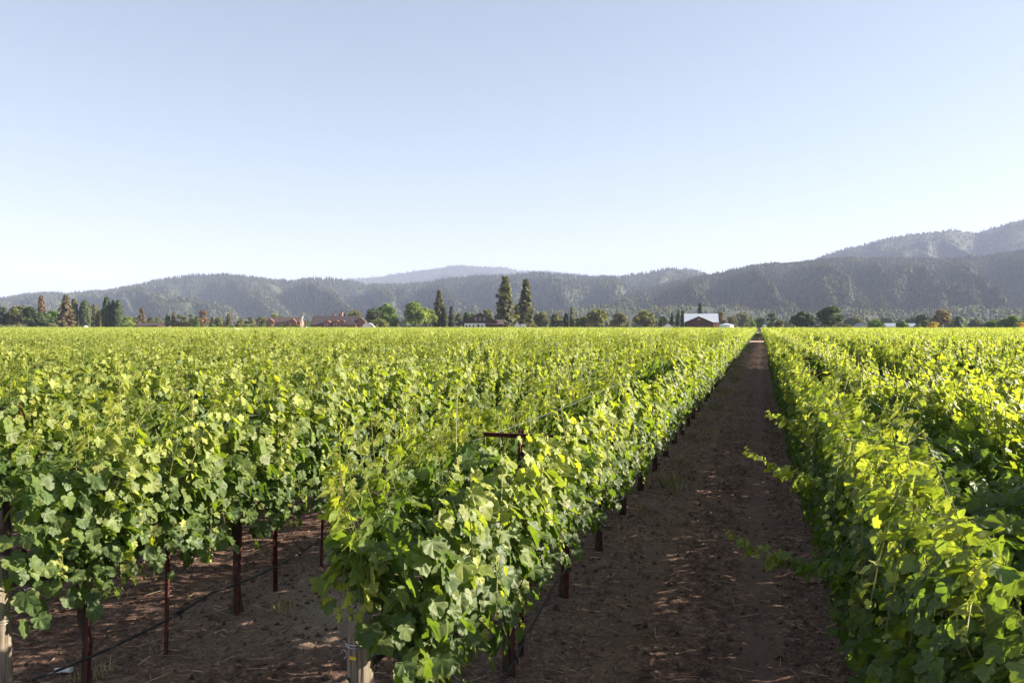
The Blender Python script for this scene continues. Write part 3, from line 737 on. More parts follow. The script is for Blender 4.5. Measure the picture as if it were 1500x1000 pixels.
# ------------------------------------------------------------------ litter on the soil: clods, dry leaves, straw, weeds
def near_pts(n, seed, x0=-9.5, x1=2.4, y0=2.6, y1=34, pw=1.6):
    r = np.random.default_rng(seed); y = y0 + (y1 - y0) * r.random(n) ** pw; x = r.uniform(x0, x1, n); return x, y, r
x, y, r = near_pts(60000, 5)
keep = (np.abs(((x - LX + ROW / 2) / ROW) % 1 - .5) * ROW < .75) | (r.random(len(x)) < np.where(np.minimum(np.abs(x + 1.16), np.abs(x)) < .2, .25, .8)); x, y = x[keep], y[keep]; n = len(x)
base = np.array([(1, 0, 0), (-.5, .87, 0), (-.5, -.87, 0), (.1, .1, .8), (0.05, 0, -.5)])
sc = .006 + .030 * r.random(n) ** 4
V = base[None] * sc[:, None, None] * r.uniform(.6, 1.5, (n, 5, 1)) + r.normal(0, .2, (n, 5, 3)) * sc[:, None, None]
V += np.stack([x, y, ground_h(x, y) + sc * .2], 1)[:, None]
tr = np.array([(0, 1, 3), (1, 2, 3), (2, 0, 3), (1, 0, 4), (2, 1, 4), (0, 2, 4)])
T = (tr[None] + (np.arange(n) * 5)[:, None, None]).reshape(-1, 3)
tc = np.array([.12, .080, .062])[None] * np.exp(r.normal(.1, .36, (n, 1)))
tag(obj('soil_clods', np_mesh('soil_clods', V.reshape(-1, 3), [T], M_CLOD, np.repeat(tc, 5, 0))), kind='stuff')
# dry vine leaves
x, y, r = near_pts(1300, 6); uu = np.abs(((x - LX + ROW / 2) / ROW) % 1 - .5) * ROW
keep = r.random(len(x)) < np.where(uu < .8, .95, .22); x, y = x[keep], y[keep]; n = len(x)
z = ground_h(x, y) + .018
V, T, tv = leaves(np.stack([x, y, z], 1), np.stack([r.normal(0, .35, n), r.normal(0, .35, n), np.ones(n)], 1), r.normal(0, 1, (n, 3)), r.uniform(.025, .075, n), np.array([.17, .105, .065])[None] * r.uniform(.5, 1.6, (n, 1)), 1, r)
tag(obj('dry_leaves', np_mesh('dry_leaves', V, [T], M_LITTER, tv)), kind='stuff')
# straw and prunings
x, y, r = near_pts(34000, 7, pw=1.7); uu = np.abs(((x - LX + ROW / 2) / ROW) % 1 - .5) * ROW
keep = r.random(len(x)) < np.where(uu < .85, .95, .35); x, y = x[keep], y[keep]; n = len(x)
a = r.uniform(0, 6.28, n); ln = .03 + .19 * r.random(n) ** 2.5; w = .0014 + .0034 * r.random(n) ** 2
d0 = np.stack([np.cos(a), np.sin(a), r.normal(0, .12, n)], 1) * ln[:, None] * .5; d1 = np.stack([-np.sin(a), np.cos(a), 0 * a], 1) * w[:, None]
c = np.stack([x, y, ground_h(x, y) + .014], 1); up = np.array([0, 0, 1.0])[None] * w[:, None] * 1.5
V = np.stack([c - d0 - d1, c - d0 + d1, c - d0 + up, c + d0 - d1, c + d0 + d1, c + d0 + up], 1)
tr = np.array([(0, 1, 4), (0, 4, 3), (1, 2, 5), (1, 5, 4), (2, 0, 3), (2, 3, 5)])
T = (tr[None] + (np.arange(n) * 6)[:, None, None]).reshape(-1, 3)
tc = np.where(r.random((n, 1)) < .6, np.array([[.34, .24, .16]]), np.array([[.13, .08, .06]])) * r.uniform(.5, 1.5, (n, 1))
tag(obj('straw', np_mesh('straw', V.reshape(-1, 3), [T], M_LITTER, np.repeat(tc, 6, 0))), kind='stuff')
# low weeds and grass along the first row and at the far end of the track
def grass(cx, cy, n, rad, hh, r):
    m = n; a = r.uniform(0, 6.28, m); q_ = rad * np.sqrt(r.random(m)); x = cx + q_ * np.cos(a); y = cy + q_ * np.sin(a) * 1.6
    z = ground_h(x, y); d = r.uniform(0, 6.28, m); h = hh * r.uniform(.4, 1.2, m); w = .004 + h * .02
    lean = r.uniform(.2, .8, m) * h
    p0 = np.stack([x - w * np.sin(d), y + w * np.cos(d), z], 1); p1 = np.stack([x + w * np.sin(d), y - w * np.cos(d), z], 1)
    p2 = np.stack([x + lean * np.cos(d), y + lean * np.sin(d), z + h], 1)
    return np.stack([p0, p1, p2], 1).reshape(-1, 3)
r = np.random.default_rng(31); Vs = []; cs = []
spots = [(LX + r.normal(.35, .22), yy, r.uniform(.15, .45), r.uniform(.05, .13)) for yy in r.uniform(12, 60, 60)] + [(LX + r.normal(.3, .3), yy, .15, .06) for yy in r.uniform(8, 16, 6)]
spots += [(-4.3 + r.normal(0, .3), yy, .1, .12) for yy in (4.7, 6.4, 7.2)] + [(row_x('L', k) + r.normal(.2, .3), yy, .2, .2) for k in (1, 2) for yy in r.uniform(30, 120, 40)]
spots += [(-.4 + r.uniform(-1.1, 1.1), yy, .7, .30) for yy in r.uniform(190, 300, 60)]
for (cx_, cy_, ra, hh) in spots:
    v = grass(cx_, cy_, int(25 + 220 * ra), ra, hh, r); Vs.append(v)
    tone = np.array([.17, .20, .065]) if r.random() < .4 else np.array([.36, .30, .14])
    cs.append(np.repeat(tone[None] * r.uniform(.6, 1.3, (len(v) // 3, 1)), 3, 0))
V = np.concatenate(Vs); tag(obj('weeds', np_mesh('weeds', V, [np.arange(len(V)).reshape(-1, 3)], M_LITTER, np.concatenate(cs))), kind='stuff')

# ------------------------------------------------------------------ trees beyond the vineyard
def quads(P, Nrm, S, tint, r, asp=1.0):
    n = len(P); Nrm = Nrm / (np.linalg.norm(Nrm, axis=1)[:, None] + 1e-9)
    a = np.cross(Nrm, r.normal(0, 1, (n, 3))); a /= np.linalg.norm(a, axis=1)[:, None] + 1e-9; b_ = np.cross(Nrm, a)
    a = a * (S * asp)[:, None]; b_ = b_ * S[:, None]
    k = r.normal(0, .25, (n, 1)) * S[:, None] * Nrm
    V = np.stack([P - a - b_ * .6, P + a * .7 - b_ + k, P + a + b_ * .7, P - a * .6 + b_ - k], 1).reshape(-1, 3)
    return V, np.arange(4 * n).reshape(-1, 4), np.repeat(tint, 4, 0)
TONES = {'dark': (.030, .045, .016), 'olive': (.075, .080, .028), 'green': (.060, .100, .022), 'bright': (.10, .132, .034), 'brown': (.105, .086, .050), 'tan': (.105, .090, .050), 'red': (.118, .082, .055), 'redwood': (.078, .080, .037),
         'grey': (.085, .088, .045), 'yellow': (.26, .19, .025), 'blue': (.050, .066, .032)}
def crown(kind, tone, seed, H, W):
    """foliage of a tree of height H and width W, in metres"""
    r = np.random.default_rng(seed); col = np.array(TONES[tone]) * 1.7
    if kind in ('round', 'shrub', 'oak'):
        z0 = {'round': .18, 'oak': .22, 'shrub': .04}[kind] * H
        nc = {'round': 22, 'oak': 30, 'shrub': 12}[kind]; Ps, Ns, Cs = [], [], []
        for i in range(nc):
            a = r.uniform(0, 6.28); t_ = r.random(); zc = z0 + (H - z0) * (.15 + .70 * t_)
            env = math.sin(math.pi * min(1, .12 + .86 * t_)) ** .55 * W * .36
            rad = env * math.sqrt(r.random()); c = np.array([rad * math.cos(a), rad * math.sin(a), zc])
            rc = W * r.uniform(.12, .22); rz = min(rc, H * .2) * r.uniform(.7, 1.0)
            n = 110 if kind != 'shrub' else 90
            d = r.normal(0, 1, (n, 3)); d /= np.linalg.norm(d, axis=1)[:, None]
            d[:, 2] = np.where(d[:, 2] < -.4, -d[:, 2], d[:, 2])
            Ps.append(c + d * np.array([rc, rc, rz]) * r.uniform(.65, 1.12, (n, 1))); Ns.append(d + r.normal(0, .6, (n, 3)))
            Cs.append(col * r.uniform(.75, 1.35) * r.uniform(.75, 1.3, (n, 1)))
        P = np.concatenate(Ps); P[:, 2] = np.maximum(P[:, 2], .05); S = W * r.uniform(.022, .045, len(P))
        return quads(P, np.concatenate(Ns), S, np.concatenate(Cs), r)
    if kind in ('conifer', 'shaggy'):
        Ps, Ns, Cs, Ss = [], [], [], []
        nw = 34 if kind == 'conifer' else 26
        for i in range(nw):
            t_ = i / nw; z = H * (.06 + .93 * t_); rmax = W * .5 * (1 - t_) ** .75 * r.uniform(.72, 1.15) * min(1, .55 + t_ * 4) + W * .02
            for b_ in range(9 if kind == 'conifer' else 7):
                a = r.uniform(0, 6.28); L_ = rmax * r.uniform(.6, 1.12); m = 9
                f = np.sqrt(r.random(m)); drop = -.16 * L_ * f ** 2 + r.normal(0, H * .006, m) + (.08 * L_ * f)
                Ps.append(np.stack([L_ * f * math.cos(a) + r.normal(0, W * .02, m), L_ * f * math.sin(a) + r.normal(0, W * .02, m), z + drop], 1))
                Ns.append(np.stack([.5 * math.cos(a) + r.normal(0, .4, m), .5 * math.sin(a) + r.normal(0, .4, m), r.uniform(.3, 1, m)], 1))
                Cs.append(col * r.uniform(.7, 1.35) * r.uniform(.8, 1.25, (m, 1))); Ss.append(np.full(m, W * .035 + .012 * H) * r.uniform(.6, 1.2, m))
        return quads(np.concatenate(Ps), np.concatenate(Ns), np.concatenate(Ss), np.concatenate(Cs), r, 1.15)
    if kind in ('column', 'poplar'):
        n = 1800; t_ = r.random(n) ** .85; a = r.uniform(0, 6.28, n)
        env = W * .5 * np.clip(np.sin(math.pi * np.clip(.10 + .88 * t_, 0, 1)), 0, 1) ** (.55 if kind == 'column' else .4)
        lob = .78 + .35 * vnoise(a * 1.3, t_ * 9, seed) ; rr_ = env * lob * np.sqrt(r.uniform(.3, 1, n))
        P = np.stack([rr_ * np.cos(a), rr_ * np.sin(a), H * (.05 + .95 * t_)], 1)
        c = col * (.75 + .6 * vnoise(a * 2, t_ * 12, seed + 3))[:, None] * r.uniform(.8, 1.2, (n, 1))
        return quads(P, np.stack([np.cos(a), np.sin(a), r.uniform(0, .9, n)], 1) + r.normal(0, .4, (n, 3)), np.full(n, .05 * W + .010 * H) * r.uniform(.7, 1.3, n), c, r)
def trunk_geo(kind, seed, H, W):
    r = np.random.default_rng(seed); m = MB(); R0 = max(.12, H * (.022 if kind != 'oak' else .03))
    top = {'round': .6, 'oak': .55, 'shrub': .5}.get(kind, .96)
    m.tube(np.stack([r.normal(0, R0 * .3, 6), r.normal(0, R0 * .3, 6), np.linspace(-.3, H * top, 6)], 1), np.linspace(R0 * 1.25, R0 * .2, 6), 7)
    if kind in ('round', 'oak', 'shrub'):
        for i in range(5):
            a = i * 1.257 + r.uniform(-.3, .3); z = H * r.uniform(.18, .34)
            m.tube([(0, 0, z), (W * .14 * math.cos(a), W * .14 * math.sin(a), z + H * .18), (W * .30 * math.cos(a), W * .30 * math.sin(a), z + H * .36)], [R0 * .55, R0 * .35, R0 * .12], 5)
    return m
def tree(px, top, w, kind, tone, label, depth=400, name=None, group=None, base=None):
    """px, top, w: column, top row and width in the photograph at the given distance"""
    H = EYE + (HOR - top) * depth / F; W = w * depth / F * 1.04
    x, y = at(px, depth); seed = int(px * 7 + top * 3)
    nm = name or {'conifer': 'conifer_tree', 'shaggy': 'conifer_tree', 'column': 'cypress_tree', 'poplar': 'poplar_tree', 'round': 'broadleaf_tree', 'oak': 'oak_tree', 'shrub': 'shrub'}[kind]
    e = empty(nm, (x, y, 0), YAW, label, 'shrub' if kind == 'shrub' else 'tree', group or 'trees beyond the vineyard')
    V, Q, tv = crown(kind, tone, seed, H, W)
    obj('crown', np_mesh('crown', V, [Q], M_TREELEAF, tv), e)
    m = trunk_geo(kind, seed, H, W); obj('trunk', np_mesh('trunk', np.concatenate(m.V), [np.concatenate(m.Q), np.concatenate(m.T)], M_BARK), e)
    return e
TREES = [
 # left belt
 (6, 450, 30, 'round', 'dark', 'dark broad tree at the left picture edge'), (27, 448, 34, 'round', 'olive', 'broad olive tree second from the left picture edge'),
 (45, 444, 22, 'round', 'dark', 'taller dark tree left of the reddish conifer'), (61, 432, 18, 'conifer', 'red', 'reddish conifer rising above dark bushes at far left', 395),
 (58, 459, 44, 'round', 'dark', 'low dark tree mass under the leftmost reddish conifer', 380), (79, 453, 26, 'round', 'green', 'mid green tree filling the gap before the big russet conifer', 385),
 (97, 432, 30, 'conifer', 'brown', 'big russet conifer, broadest tree of the left belt', 370), (74, 472, 20, 'shrub', 'olive', 'pale shrub at the foot of the big russet conifer', 350),
 (10, 474, 18, 'shrub', 'olive', 'small shrub at the far left field edge', 350), (28, 475, 16, 'shrub', 'grey', 'small grey shrub second at far left field edge', 350),
 (109, 438, 11, 'poplar', 'olive', 'slim poplar close behind the big russet conifer', 410), (125, 441, 17, 'poplar', 'blue', 'loose tall poplar left of a paler one', 410), (139, 447, 15, 'poplar', 'grey', 'pale thin poplar before the pair of dark cypresses', 420),
 (148, 455, 12, 'poplar', 'olive', 'short poplar beside the tallest dark cypress', 420),
 (156.5, 436, 14, 'column', 'dark', 'tallest dark cypress at left, pointed top', 390), (166, 440, 9, 'column', 'dark', 'narrow dark cypress in the middle of three', 390), (173.5, 440, 13, 'column', 'blue', 'wide dark cypress, right of three', 390),
 (187, 463, 21, 'round', 'bright', 'small round light green tree right of the cypresses', 370), (208, 449, 17, 'shaggy', 'brown', 'brownish conifer behind the low brick shed', 430), (220, 462, 14, 'round', 'olive', 'olive tree right of the brownish conifer', 440),
 (199, 464, 13, 'round', 'grey', 'greyish tree left of the brownish conifer', 450), (232, 464, 14, 'round', 'olive', 'olive tree behind the brick shed end', 450),
 (246, 460, 11, 'round', 'dark', 'small dark tree right of the brick shed'), (254, 456, 11, 'shaggy', 'brown', 'slim brownish conifer among low trees before the green cone'), (262, 459, 12, 'round', 'olive', 'narrow olive tree just right of the slim brownish conifer'), (270, 462, 11, 'round', 'brown', 'small brownish tree left of a dark tree by the green cone'),
 (280, 459, 14, 'round', 'blue', 'dark tree left of the bright green cone'), (288, 463, 15, 'conifer', 'green', 'bright green cone shaped tree', 360), (297, 454, 20, 'round', 'red', 'reddish leaved tree right of the green cone', 380), (311, 464, 14, 'shaggy', 'blue', 'bluish conifer right of the reddish tree', 430),
 (320, 464, 13, 'round', 'olive', 'bluish low tree left of the brown conifer by pale building', 440), (335, 459, 13, 'shaggy', 'brown', 'brown conifer before the pale flat building', 420), (352, 468, 12, 'round', 'olive', 'low tree before the pale flat building', 400), (367, 465, 18, 'round', 'grey', 'pale tree left of the brick winery', 430),
 (384, 463, 18, 'round', 'olive', 'olive tree behind the left end of the brick winery', 520), (404, 458, 24, 'round', 'bright', 'light green dome tree behind the brick winery', 560),
 (500, 458, 20, 'round', 'dark', 'dark tree behind the purple winery roof', 520), (520, 456, 28, 'round', 'olive', 'olive tree behind the right end of the winery', 520),
 (547, 449, 26, 'round', 'blue', 'dark half of the tall trees right of the winery', 380), (565, 444, 32, 'round', 'green', 'tall green tree right of the winery', 385), (556, 466, 28, 'shrub', 'olive', 'low shrub below the tall tree by the winery', 350), (577, 462, 16, 'round', 'bright', 'small light green tree before the big dome tree', 370),
 (607, 444, 45, 'oak', 'bright', 'big light green dome shaped tree in the middle', 370), (630, 452, 22, 'round', 'bright', 'smaller light green tree attached to the big dome', 375),
 (643.5, 424, 25, 'conifer', 'redwood', 'tall pale brown conifer behind two dark cypresses', 420), (641, 450, 10, 'column', 'dark', 'dark cypress below the tall brown conifer', 380), (650.5, 451, 9, 'column', 'dark', 'second dark cypress below the tall brown conifer', 382), (661, 448, 12, 'conifer', 'dark', 'dark pointed cypress left of the white house', 380),
 (672, 456, 15, 'round', 'olive', 'olive tree right of the dark pointed cypress', 400), (688, 456, 26, 'round', 'dark', 'dark round tree behind the white house', 400), (714, 451, 22, 'round', 'olive', 'yellowish tree above the red roof of the house', 410),
 (740, 404, 38, 'conifer', 'redwood', 'broadest tall redwood right of the white house', 365), (770, 408, 31, 'conifer', 'redwood', 'slimmer tall redwood, right of the pair', 375), (757, 447, 12, 'column', 'dark', 'dark tree squeezed between the two tall redwoods', 400),
 (793, 459, 26, 'oak', 'grey', 'grey green oak right of the redwoods'), (815, 459, 24, 'oak', 'grey', 'second grey green oak right of the redwoods'), (829, 459, 8, 'column', 'dark', 'narrow dark tree before the small conifer'), (837, 449, 10, 'shaggy', 'grey', 'small slim conifer with pointed top, centre right'),
 (848, 464, 15, 'round', 'bright', 'small bright tree left of the wide oak'), (874, 455, 38, 'oak', 'olive', 'wide oak before the foothills', 390), (858, 464, 22, 'oak', 'grey', 'low oak at the left of the wide oak'), (907, 459, 26, 'oak', 'grey', 'grey oak between two wider oaks', 400),
 (945, 457, 34, 'oak', 'olive', 'wide oak left of the dark round tree', 380), (971, 462, 17, 'round', 'dark', 'dark round tree left of the small white shed', 370), (984, 457, 9, 'shaggy', 'dark', 'small dark conifer behind the white shed', 400), (993.5, 457, 8, 'column', 'dark', 'dark cypress behind the white shed', 400), (1000.5, 455, 7, 'column', 'dark', 'dark cypress touching the barn roof', 380),
 (1025, 443, 15, 'shaggy', 'dark', 'dark pine behind the barn roof', 420), (1056, 455, 16, 'round', 'brown', 'brownish tree behind the white tank', 400),
 (1071, 462, 18, 'round', 'olive', 'olive tree right of the barn', 520), (1087, 458, 22, 'round', 'olive', 'first tree right of the white tank', 560), (1102, 467, 13, 'round', 'bright', 'small bright tree by the track end', 400), (1113, 464, 16, 'round', 'green', 'green tree above the track end', 420),
 (1130, 456, 15, 'round', 'dark', 'dark round tree right of the track end', 420), (1128, 474, 12, 'shrub', 'dark', 'dark shrub right of the track end', 340), (1142, 468, 18, 'round', 'grey', 'pale bush like tree beside the utility pole', 370), (1096, 474, 12, 'shrub', 'olive', 'olive shrub left of the track end', 350),
 (1174, 458, 36, 'oak', 'dark', 'dark oak with visible trunk right of the pole', 350), (1218, 449, 39, 'oak', 'dark', 'larger dark oak, tallest at right', 350), (1236, 474, 24, 'shrub', 'olive', 'low shrub right of the larger dark oak', 350), (1253, 466, 20, 'round', 'grey', 'grey tree left of the blue roofed house', 420),
 (1282, 468, 24, 'round', 'green', 'round green bush between two blue roofs', 340), (1294, 476, 12, 'shrub', 'green', 'low green shrub beside the round bush', 340), (1321, 471, 18, 'round', 'green', 'round green bush between small houses', 345), (1345, 474, 14, 'shrub', 'green', 'green shrub left of the yellow bush', 345),
 (1355, 469, 16, 'round', 'olive', 'olive bush touching the yellow bush', 350), (1367, 471, 19, 'shrub', 'yellow', 'yellow flowering bush in front of the pale tree', 340), (1377, 454, 31, 'round', 'tan', 'large pale brown tree behind the yellow bush', 420), (1335, 465, 14, 'round', 'grey', 'greyish tree behind the small houses', 480), (1350, 462, 22, 'oak', 'dark', 'dark tree left of the pale brown tree', 480),
 (1403, 463, 15, 'shaggy', 'dark', 'dark flat topped pine right of the pale tree', 420), (1430, 468, 22, 'oak', 'blue', 'dim oak in the gap at right', 500), (1454, 469, 25, 'round', 'green', 'round green tree near the right edge', 340), (1481, 463, 32, 'round', 'green', 'wide green tree near the right edge', 340), (1496, 471, 14, 'shrub', 'yellow', 'yellow bush at the right picture edge', 335)]
for t_ in TREES: tree(*t_[:6], depth=t_[6] if len(t_) > 6 else 400)
# clipped hedge row in front of the winery
for i in range(12):
    px = 312 + i * 12.4; tree(px, 473.5 + (i % 3) * .7, 14, 'shrub', 'olive' if i % 2 else 'green', f'{ordinal(i + 1)} bush from the left in the hedge row before the brick winery', 330, group='bushes of the hedge before the winery')

# ------------------------------------------------------------------ buildings
M_WALLDK = noise_mat('dark_barn_boards', (.085, .042, .036), (.12, .062, .052), 3, .8, .2, 20, stretch=(1, 1, .1))
M_METAL = noise_mat('pale_metal_roof', (.50, .54, .60), (.62, .66, .72), 2, .5, .3, 8, stretch=(3, .1, 1), metal=.1)
M_WHITE = noise_mat('white_paint', (.68, .67, .64), (.78, .77, .74), 2, .6)
M_TILE = noise_mat('red_tile_roof', (.062, .046, .043), (.098, .068, .060), 3, .85, .5, 12, stretch=(2, 2, 1))
M_BROWN = noise_mat('brown_boards', (.055, .034, .028), (.095, .058, .046), 3, .85)
M_BRICK = noise_mat('red_brick', (.16, .076, .052), (.26, .125, .085), 3, .9, .4, 10)
M_PURPLE = noise_mat('dark_slate_roof', (.052, .040, .042), (.082, .060, .060), 3, .8, .3, 10)
M_GLASS = noise_mat('window_glass', (.015, .018, .022), (.03, .035, .04), 2, .15, spec=.6)
M_PINK = noise_mat('plaster_and_sunlit_pink', (.42, .24, .18), (.52, .31, .24), 2, .85)  # also the painted sunlit tone of the barn's side wing
M_CREAM = noise_mat('cream_wall', (.52, .46, .36), (.62, .56, .45), 2, .8)
M_BLUEROOF = noise_mat('blue_grey_roof', (.22, .26, .32), (.30, .35, .42), 2, .6)
def gable_body(m, w, d, eh, rh, axis='y', y0=0.0):
    """solid gabled block, ridge along axis"""
    if axis == 'y': m.poly_prism([(-w / 2, -.2), (w / 2, -.2), (w / 2, eh), (0, rh), (-w / 2, eh)], y0, y0 + d)
    else:
        prof = [(y0, -.2), (y0, eh), (y0 + d / 2, rh), (y0 + d, eh), (y0 + d, -.2)]; n = 5
        v = [(-w / 2, y, z) for y, z in prof] + [(w / 2, y, z) for y, z in prof]
        m.add(v, [(i, n + i, n + (i + 1) % n, (i + 1) % n) for i in range(n)], [(0, j + 1, j) for j in range(1, n - 1)][::-1] + [(n, n + j, n + j + 1) for j in range(1, n - 1)])
    return m
def gable_roof(m, w, d, eh, rh, axis='y', y0=0.0, ov=.35, th=.14):
    if axis == 'y':
        k = (rh - eh) / (w / 2)
        for s in (-1, 1):
            x1 = s * (w / 2 + ov); z1 = rh - k * (w / 2 + ov)
            v = [(0, y0 - ov, rh + .03), (x1, y0 - ov, z1 + .03), (x1, y0 + d + ov, z1 + .03), (0, y0 + d + ov, rh + .03)]
            v += [(a, b_, c + th) for a, b_, c in v]
            m.add(v, [(0, 1, 2, 3), (4, 7, 6, 5), (0, 4, 5, 1), (1, 5, 6, 2), (2, 6, 7, 3), (3, 7, 4, 0)])
    else:
        k = (rh - eh) / (d / 2); yc = y0 + d / 2
        for s in (-1, 1):
            y1 = yc + s * (d / 2 + ov); z1 = rh - k * (d / 2 + ov)
            v = [(-w / 2 - ov, yc, rh + .03), (-w / 2 - ov, y1, z1 + .03), (w / 2 + ov, y1, z1 + .03), (w / 2 + ov, yc, rh + .03)]
            v += [(a, b_, c + th) for a, b_, c in v]
            m.add(v, [(0, 1, 2, 3), (4, 7, 6, 5), (0, 4, 5, 1), (1, 5, 6, 2), (2, 6, 7, 3), (3, 7, 4, 0)])
    return m
def house(name, px, depth, label, cat='house', rz=YAW, group=None):
    x, y = at(px, depth); e = empty(name, (x, y, 0), rz, label, cat, group); e.scale.z = 1.12 if cat in ('house', 'winery') else 1.0; return e
def window(parent, x, z, w, h, y, name='window'):
    f = MB()
    f.box(x - w / 2, x + w / 2, y - .06, y - .003, z, z + .08); f.box(x - w / 2, x + w / 2, y - .06, y - .003, z + h - .08, z + h)
    f.box(x - w / 2, x - w / 2 + .08, y - .06, y - .003, z + .08, z + h - .08); f.box(x + w / 2 - .08, x + w / 2, y - .06, y - .003, z + .08, z + h - .08)
    o = f.build(name, M_WHITE, parent)
    MB().box(x - w / 2 + .08, x + w / 2 - .08, y - .03, y - .004, z + .08, z + h - .08).build('pane', M_GLASS, o)
# the dark gabled barn with a pale metal roof
b = house('barn', 1024, 300, 'dark red brown barn with white trimmed gable and pale metal roof', 'barn', rz=R(6))
gable_body(MB(), 10.2, 8, 4.3, 6.45).build('wall', M_WALLDK, b)
gable_roof(MB(), 10.2, 8, 4.3, 6.45, ov=.3).build('roof', M_METAL, b)
tr_ = MB()
for s in (-1, 1): tr_.tube([(s * .02, -.36, 6.50), (s * 5.35, -.36, 4.22)], .13, 4)
tr_.build('gable_trim', M_WHITE, b)
m = MB(); m.box(-.55, .55, -.06, -.003, 5.0, 5.55); m.build('gable_vent', M_PINK, b)
gable_body(MB(), 12.4, 9, 4.2, 7.5, 'x', 8.3).build('rear_wall', M_WALLDK, b).location.x = 1.15
gable_roof(MB(), 12.4, 9, 4.2, 7.5, 'x', 8.3, ov=.3).build('rear_roof', M_METAL, b).location.x = 1.15
m = MB(); m.box(5.15, 7.4, 1.2, 8.2, -.2, 4.1); m.build('side_wing', M_PINK, b)  # wing wall gets its warm sunlit look from the pink colour
m = MB(); m.box(4.96, 7.8, .9, 8.2, 4.11, 4.3); m.build('side_roof', M_METAL, b)
tk = house('water_tank', 1064, 285, 'low round white water tank beside the barn', 'water tank')
m = MB(); m.tube([(0, 0, -.2), (0, 0, 3.2)], 2.4, 28); m.build('tank_wall', M_WHITE, tk)
m = MB(); m.tube([(0, 0, 3.205), (0, 0, 3.26), (0, 0, 3.75)], [2.5, 2.5, .25], 28); m.build('tank_lid', M_METAL, tk)
m = MB(); m.tube([(2.2, -1.6, 0), (2.2, -1.6, 3.1)], .07, 6); m.build('pipe', M_WHITE, tk)
sh = house('shed', 984, 330, 'small shed with white gable and dark side left of the barn', 'shed')
gable_body(MB(), 3.0, 5, 2.9, 4.0).build('wall', M_WHITE, sh).location.x = -1.6
gable_roof(MB(), 3.0, 5, 2.9, 4.0, ov=.2).build('roof', M_BROWN, sh).location.x = -1.6
MB().box(.1, 3.3, .5, 4.5, -.2, 2.6).build('side_wing', M_BROWN, sh); MB().box(-.1 + .05, 3.5, .3, 4.7, 2.61, 2.75).build('side_roof', M_METAL, sh)
MB().box(-2.2, -1.0, -.05, -.003, 0, 2.1).build('door', M_BROWN, sh)
# white house with brown upper storey and red roof
h = house('house', 703, 330, 'white walled house with brown upper storey and red tile roof', 'house')
MB().box(-6.4, 2.2, 0, 9, -.2, 3.5).build('wall', M_WHITE, h)
gable_body(MB(), 14.2, 10, 4.2, 7.3, 'y', .8).build('upper_storey', M_BROWN, h)
gable_roof(MB(), 14.2, 10, 4.2, 7.3, 'y', .8, ov=.5).build('roof', M_TILE, h)
MB().box(2.4, 9.6, .2, 7.5, -.2, 3.0).build('side_wing', M_BROWN, h)
v = [(2.3, -.6, 3.0), (10.1, -.6, 3.0), (9.6, 7.8, 4.8), (2.3, 7.8, 4.8)]; v += [(a, b_, c + .16) for a, b_, c in v]
MB().add(v, [(0, 3, 2, 1), (4, 5, 6, 7), (0, 1, 5, 4), (1, 2, 6, 5), (2, 3, 7, 6), (3, 0, 4, 7)]).build('porch_roof', M_TILE, h)
for x_ in (-5.6, -4.2, -2.7, .9): window(h, x_, 1.5, .8, 1.5, 0)
MB().box(-1.3, -.2, -.05, -.003, 0, 3.1).build('door', M_BROWN, h)
for x_ in (-1.8, .0, 1.8): window(h, x_, 4.7, .7, 1.0, .8)
h2 = house('cottage', 761, 345, 'small white cottage in front of the slimmer redwood', 'house')
gable_body(MB(), 2.6, 4, 2.7, 4.4).build('wall', M_WHITE, h2).location.x = -1.0; gable_roof(MB(), 2.6, 4, 2.7, 4.4, ov=.2).build('roof', M_TILE, h2).location.x = -1.0
MB().box(.45, 2.9, .3, 4, -.2, 3.3).build('side_wing', M_WHITE, h2); window(h2, 1.6, 1.3, .7, 1.0, .3)
# brick winery: long low hall at left, slate roofed main hall with arched gables and an orange gable at right
wn = house('brick_hall', 415, 450, 'long low red brick hall left of the white wind machine', 'winery')
gable_body(MB(), 19, 9, 4.6, 6.9, 'x').build('wall', M_BRICK, wn); gable_roof(MB(), 19, 9, 4.6, 6.9, 'x', ov=.5).build('roof', M_TILE, wn)
for x_ in (-7.0, 5.6): gable_body(MB(), 4.2, 3, 4.8, 6.4, 'y', -1.5).build('gable_bay', M_BRICK, wn).location.x = x_
for x_ in (-4, -1.5, 1, 3): window(wn, x_, 2.2, 1.2, 1.8, 0)
wn = house('winery', 492, 430, 'winery with wide dark slate roof, brick arched gables and chimneys', 'winery')
gable_body(MB(), 24, 12, 3.4, 7.3, 'x').build('wall', M_BRICK, wn).location.x = -1.2; gable_roof(MB(), 24, 12, 3.4, 7.3, 'x', ov=.6).build('roof', M_PURPLE, wn).location.x = -1.2
for x_ in (-4.6, .2, 3.6):
    a = np.linspace(0, math.pi, 9); prof = [(-1.7, 0), (1.7, 0)] + [(1.7 * math.cos(t_), 4.3 + 1.0 * math.sin(t_)) for t_ in a]
    o = MB().poly_prism(prof, -1.8, 3).build('arched_gable', M_BRICK, wn); o.location.x = x_; window(o, 0, 1.8, 1.1, 1.9, -1.8)
for x_, h_ in ((-2.6, 8.4), (1.6, 9.2)):
    o = MB().box(x_ - .7, x_ + .7, 6.4, 7.8, 5.5, h_).build('chimney', M_PINK, wn); MB().box(x_ - .85, x_ + .85, 6.25, 7.95, h_ + .004, h_ + .25).build('chimney_cap', M_BRICK, o)
v = [(4.2, -3, 3.2), (11.6, -3, 3.2), (11.6, 5, 3.2), (4.2, 5, 3.2), (7.9, 1, 6.3)]; MB().add(v, [(0, 3, 2, 1)], [(0, 1, 4), (1, 2, 4), (2, 3, 4), (3, 0, 4)]).build('pyramid_roof', M_PURPLE, wn)
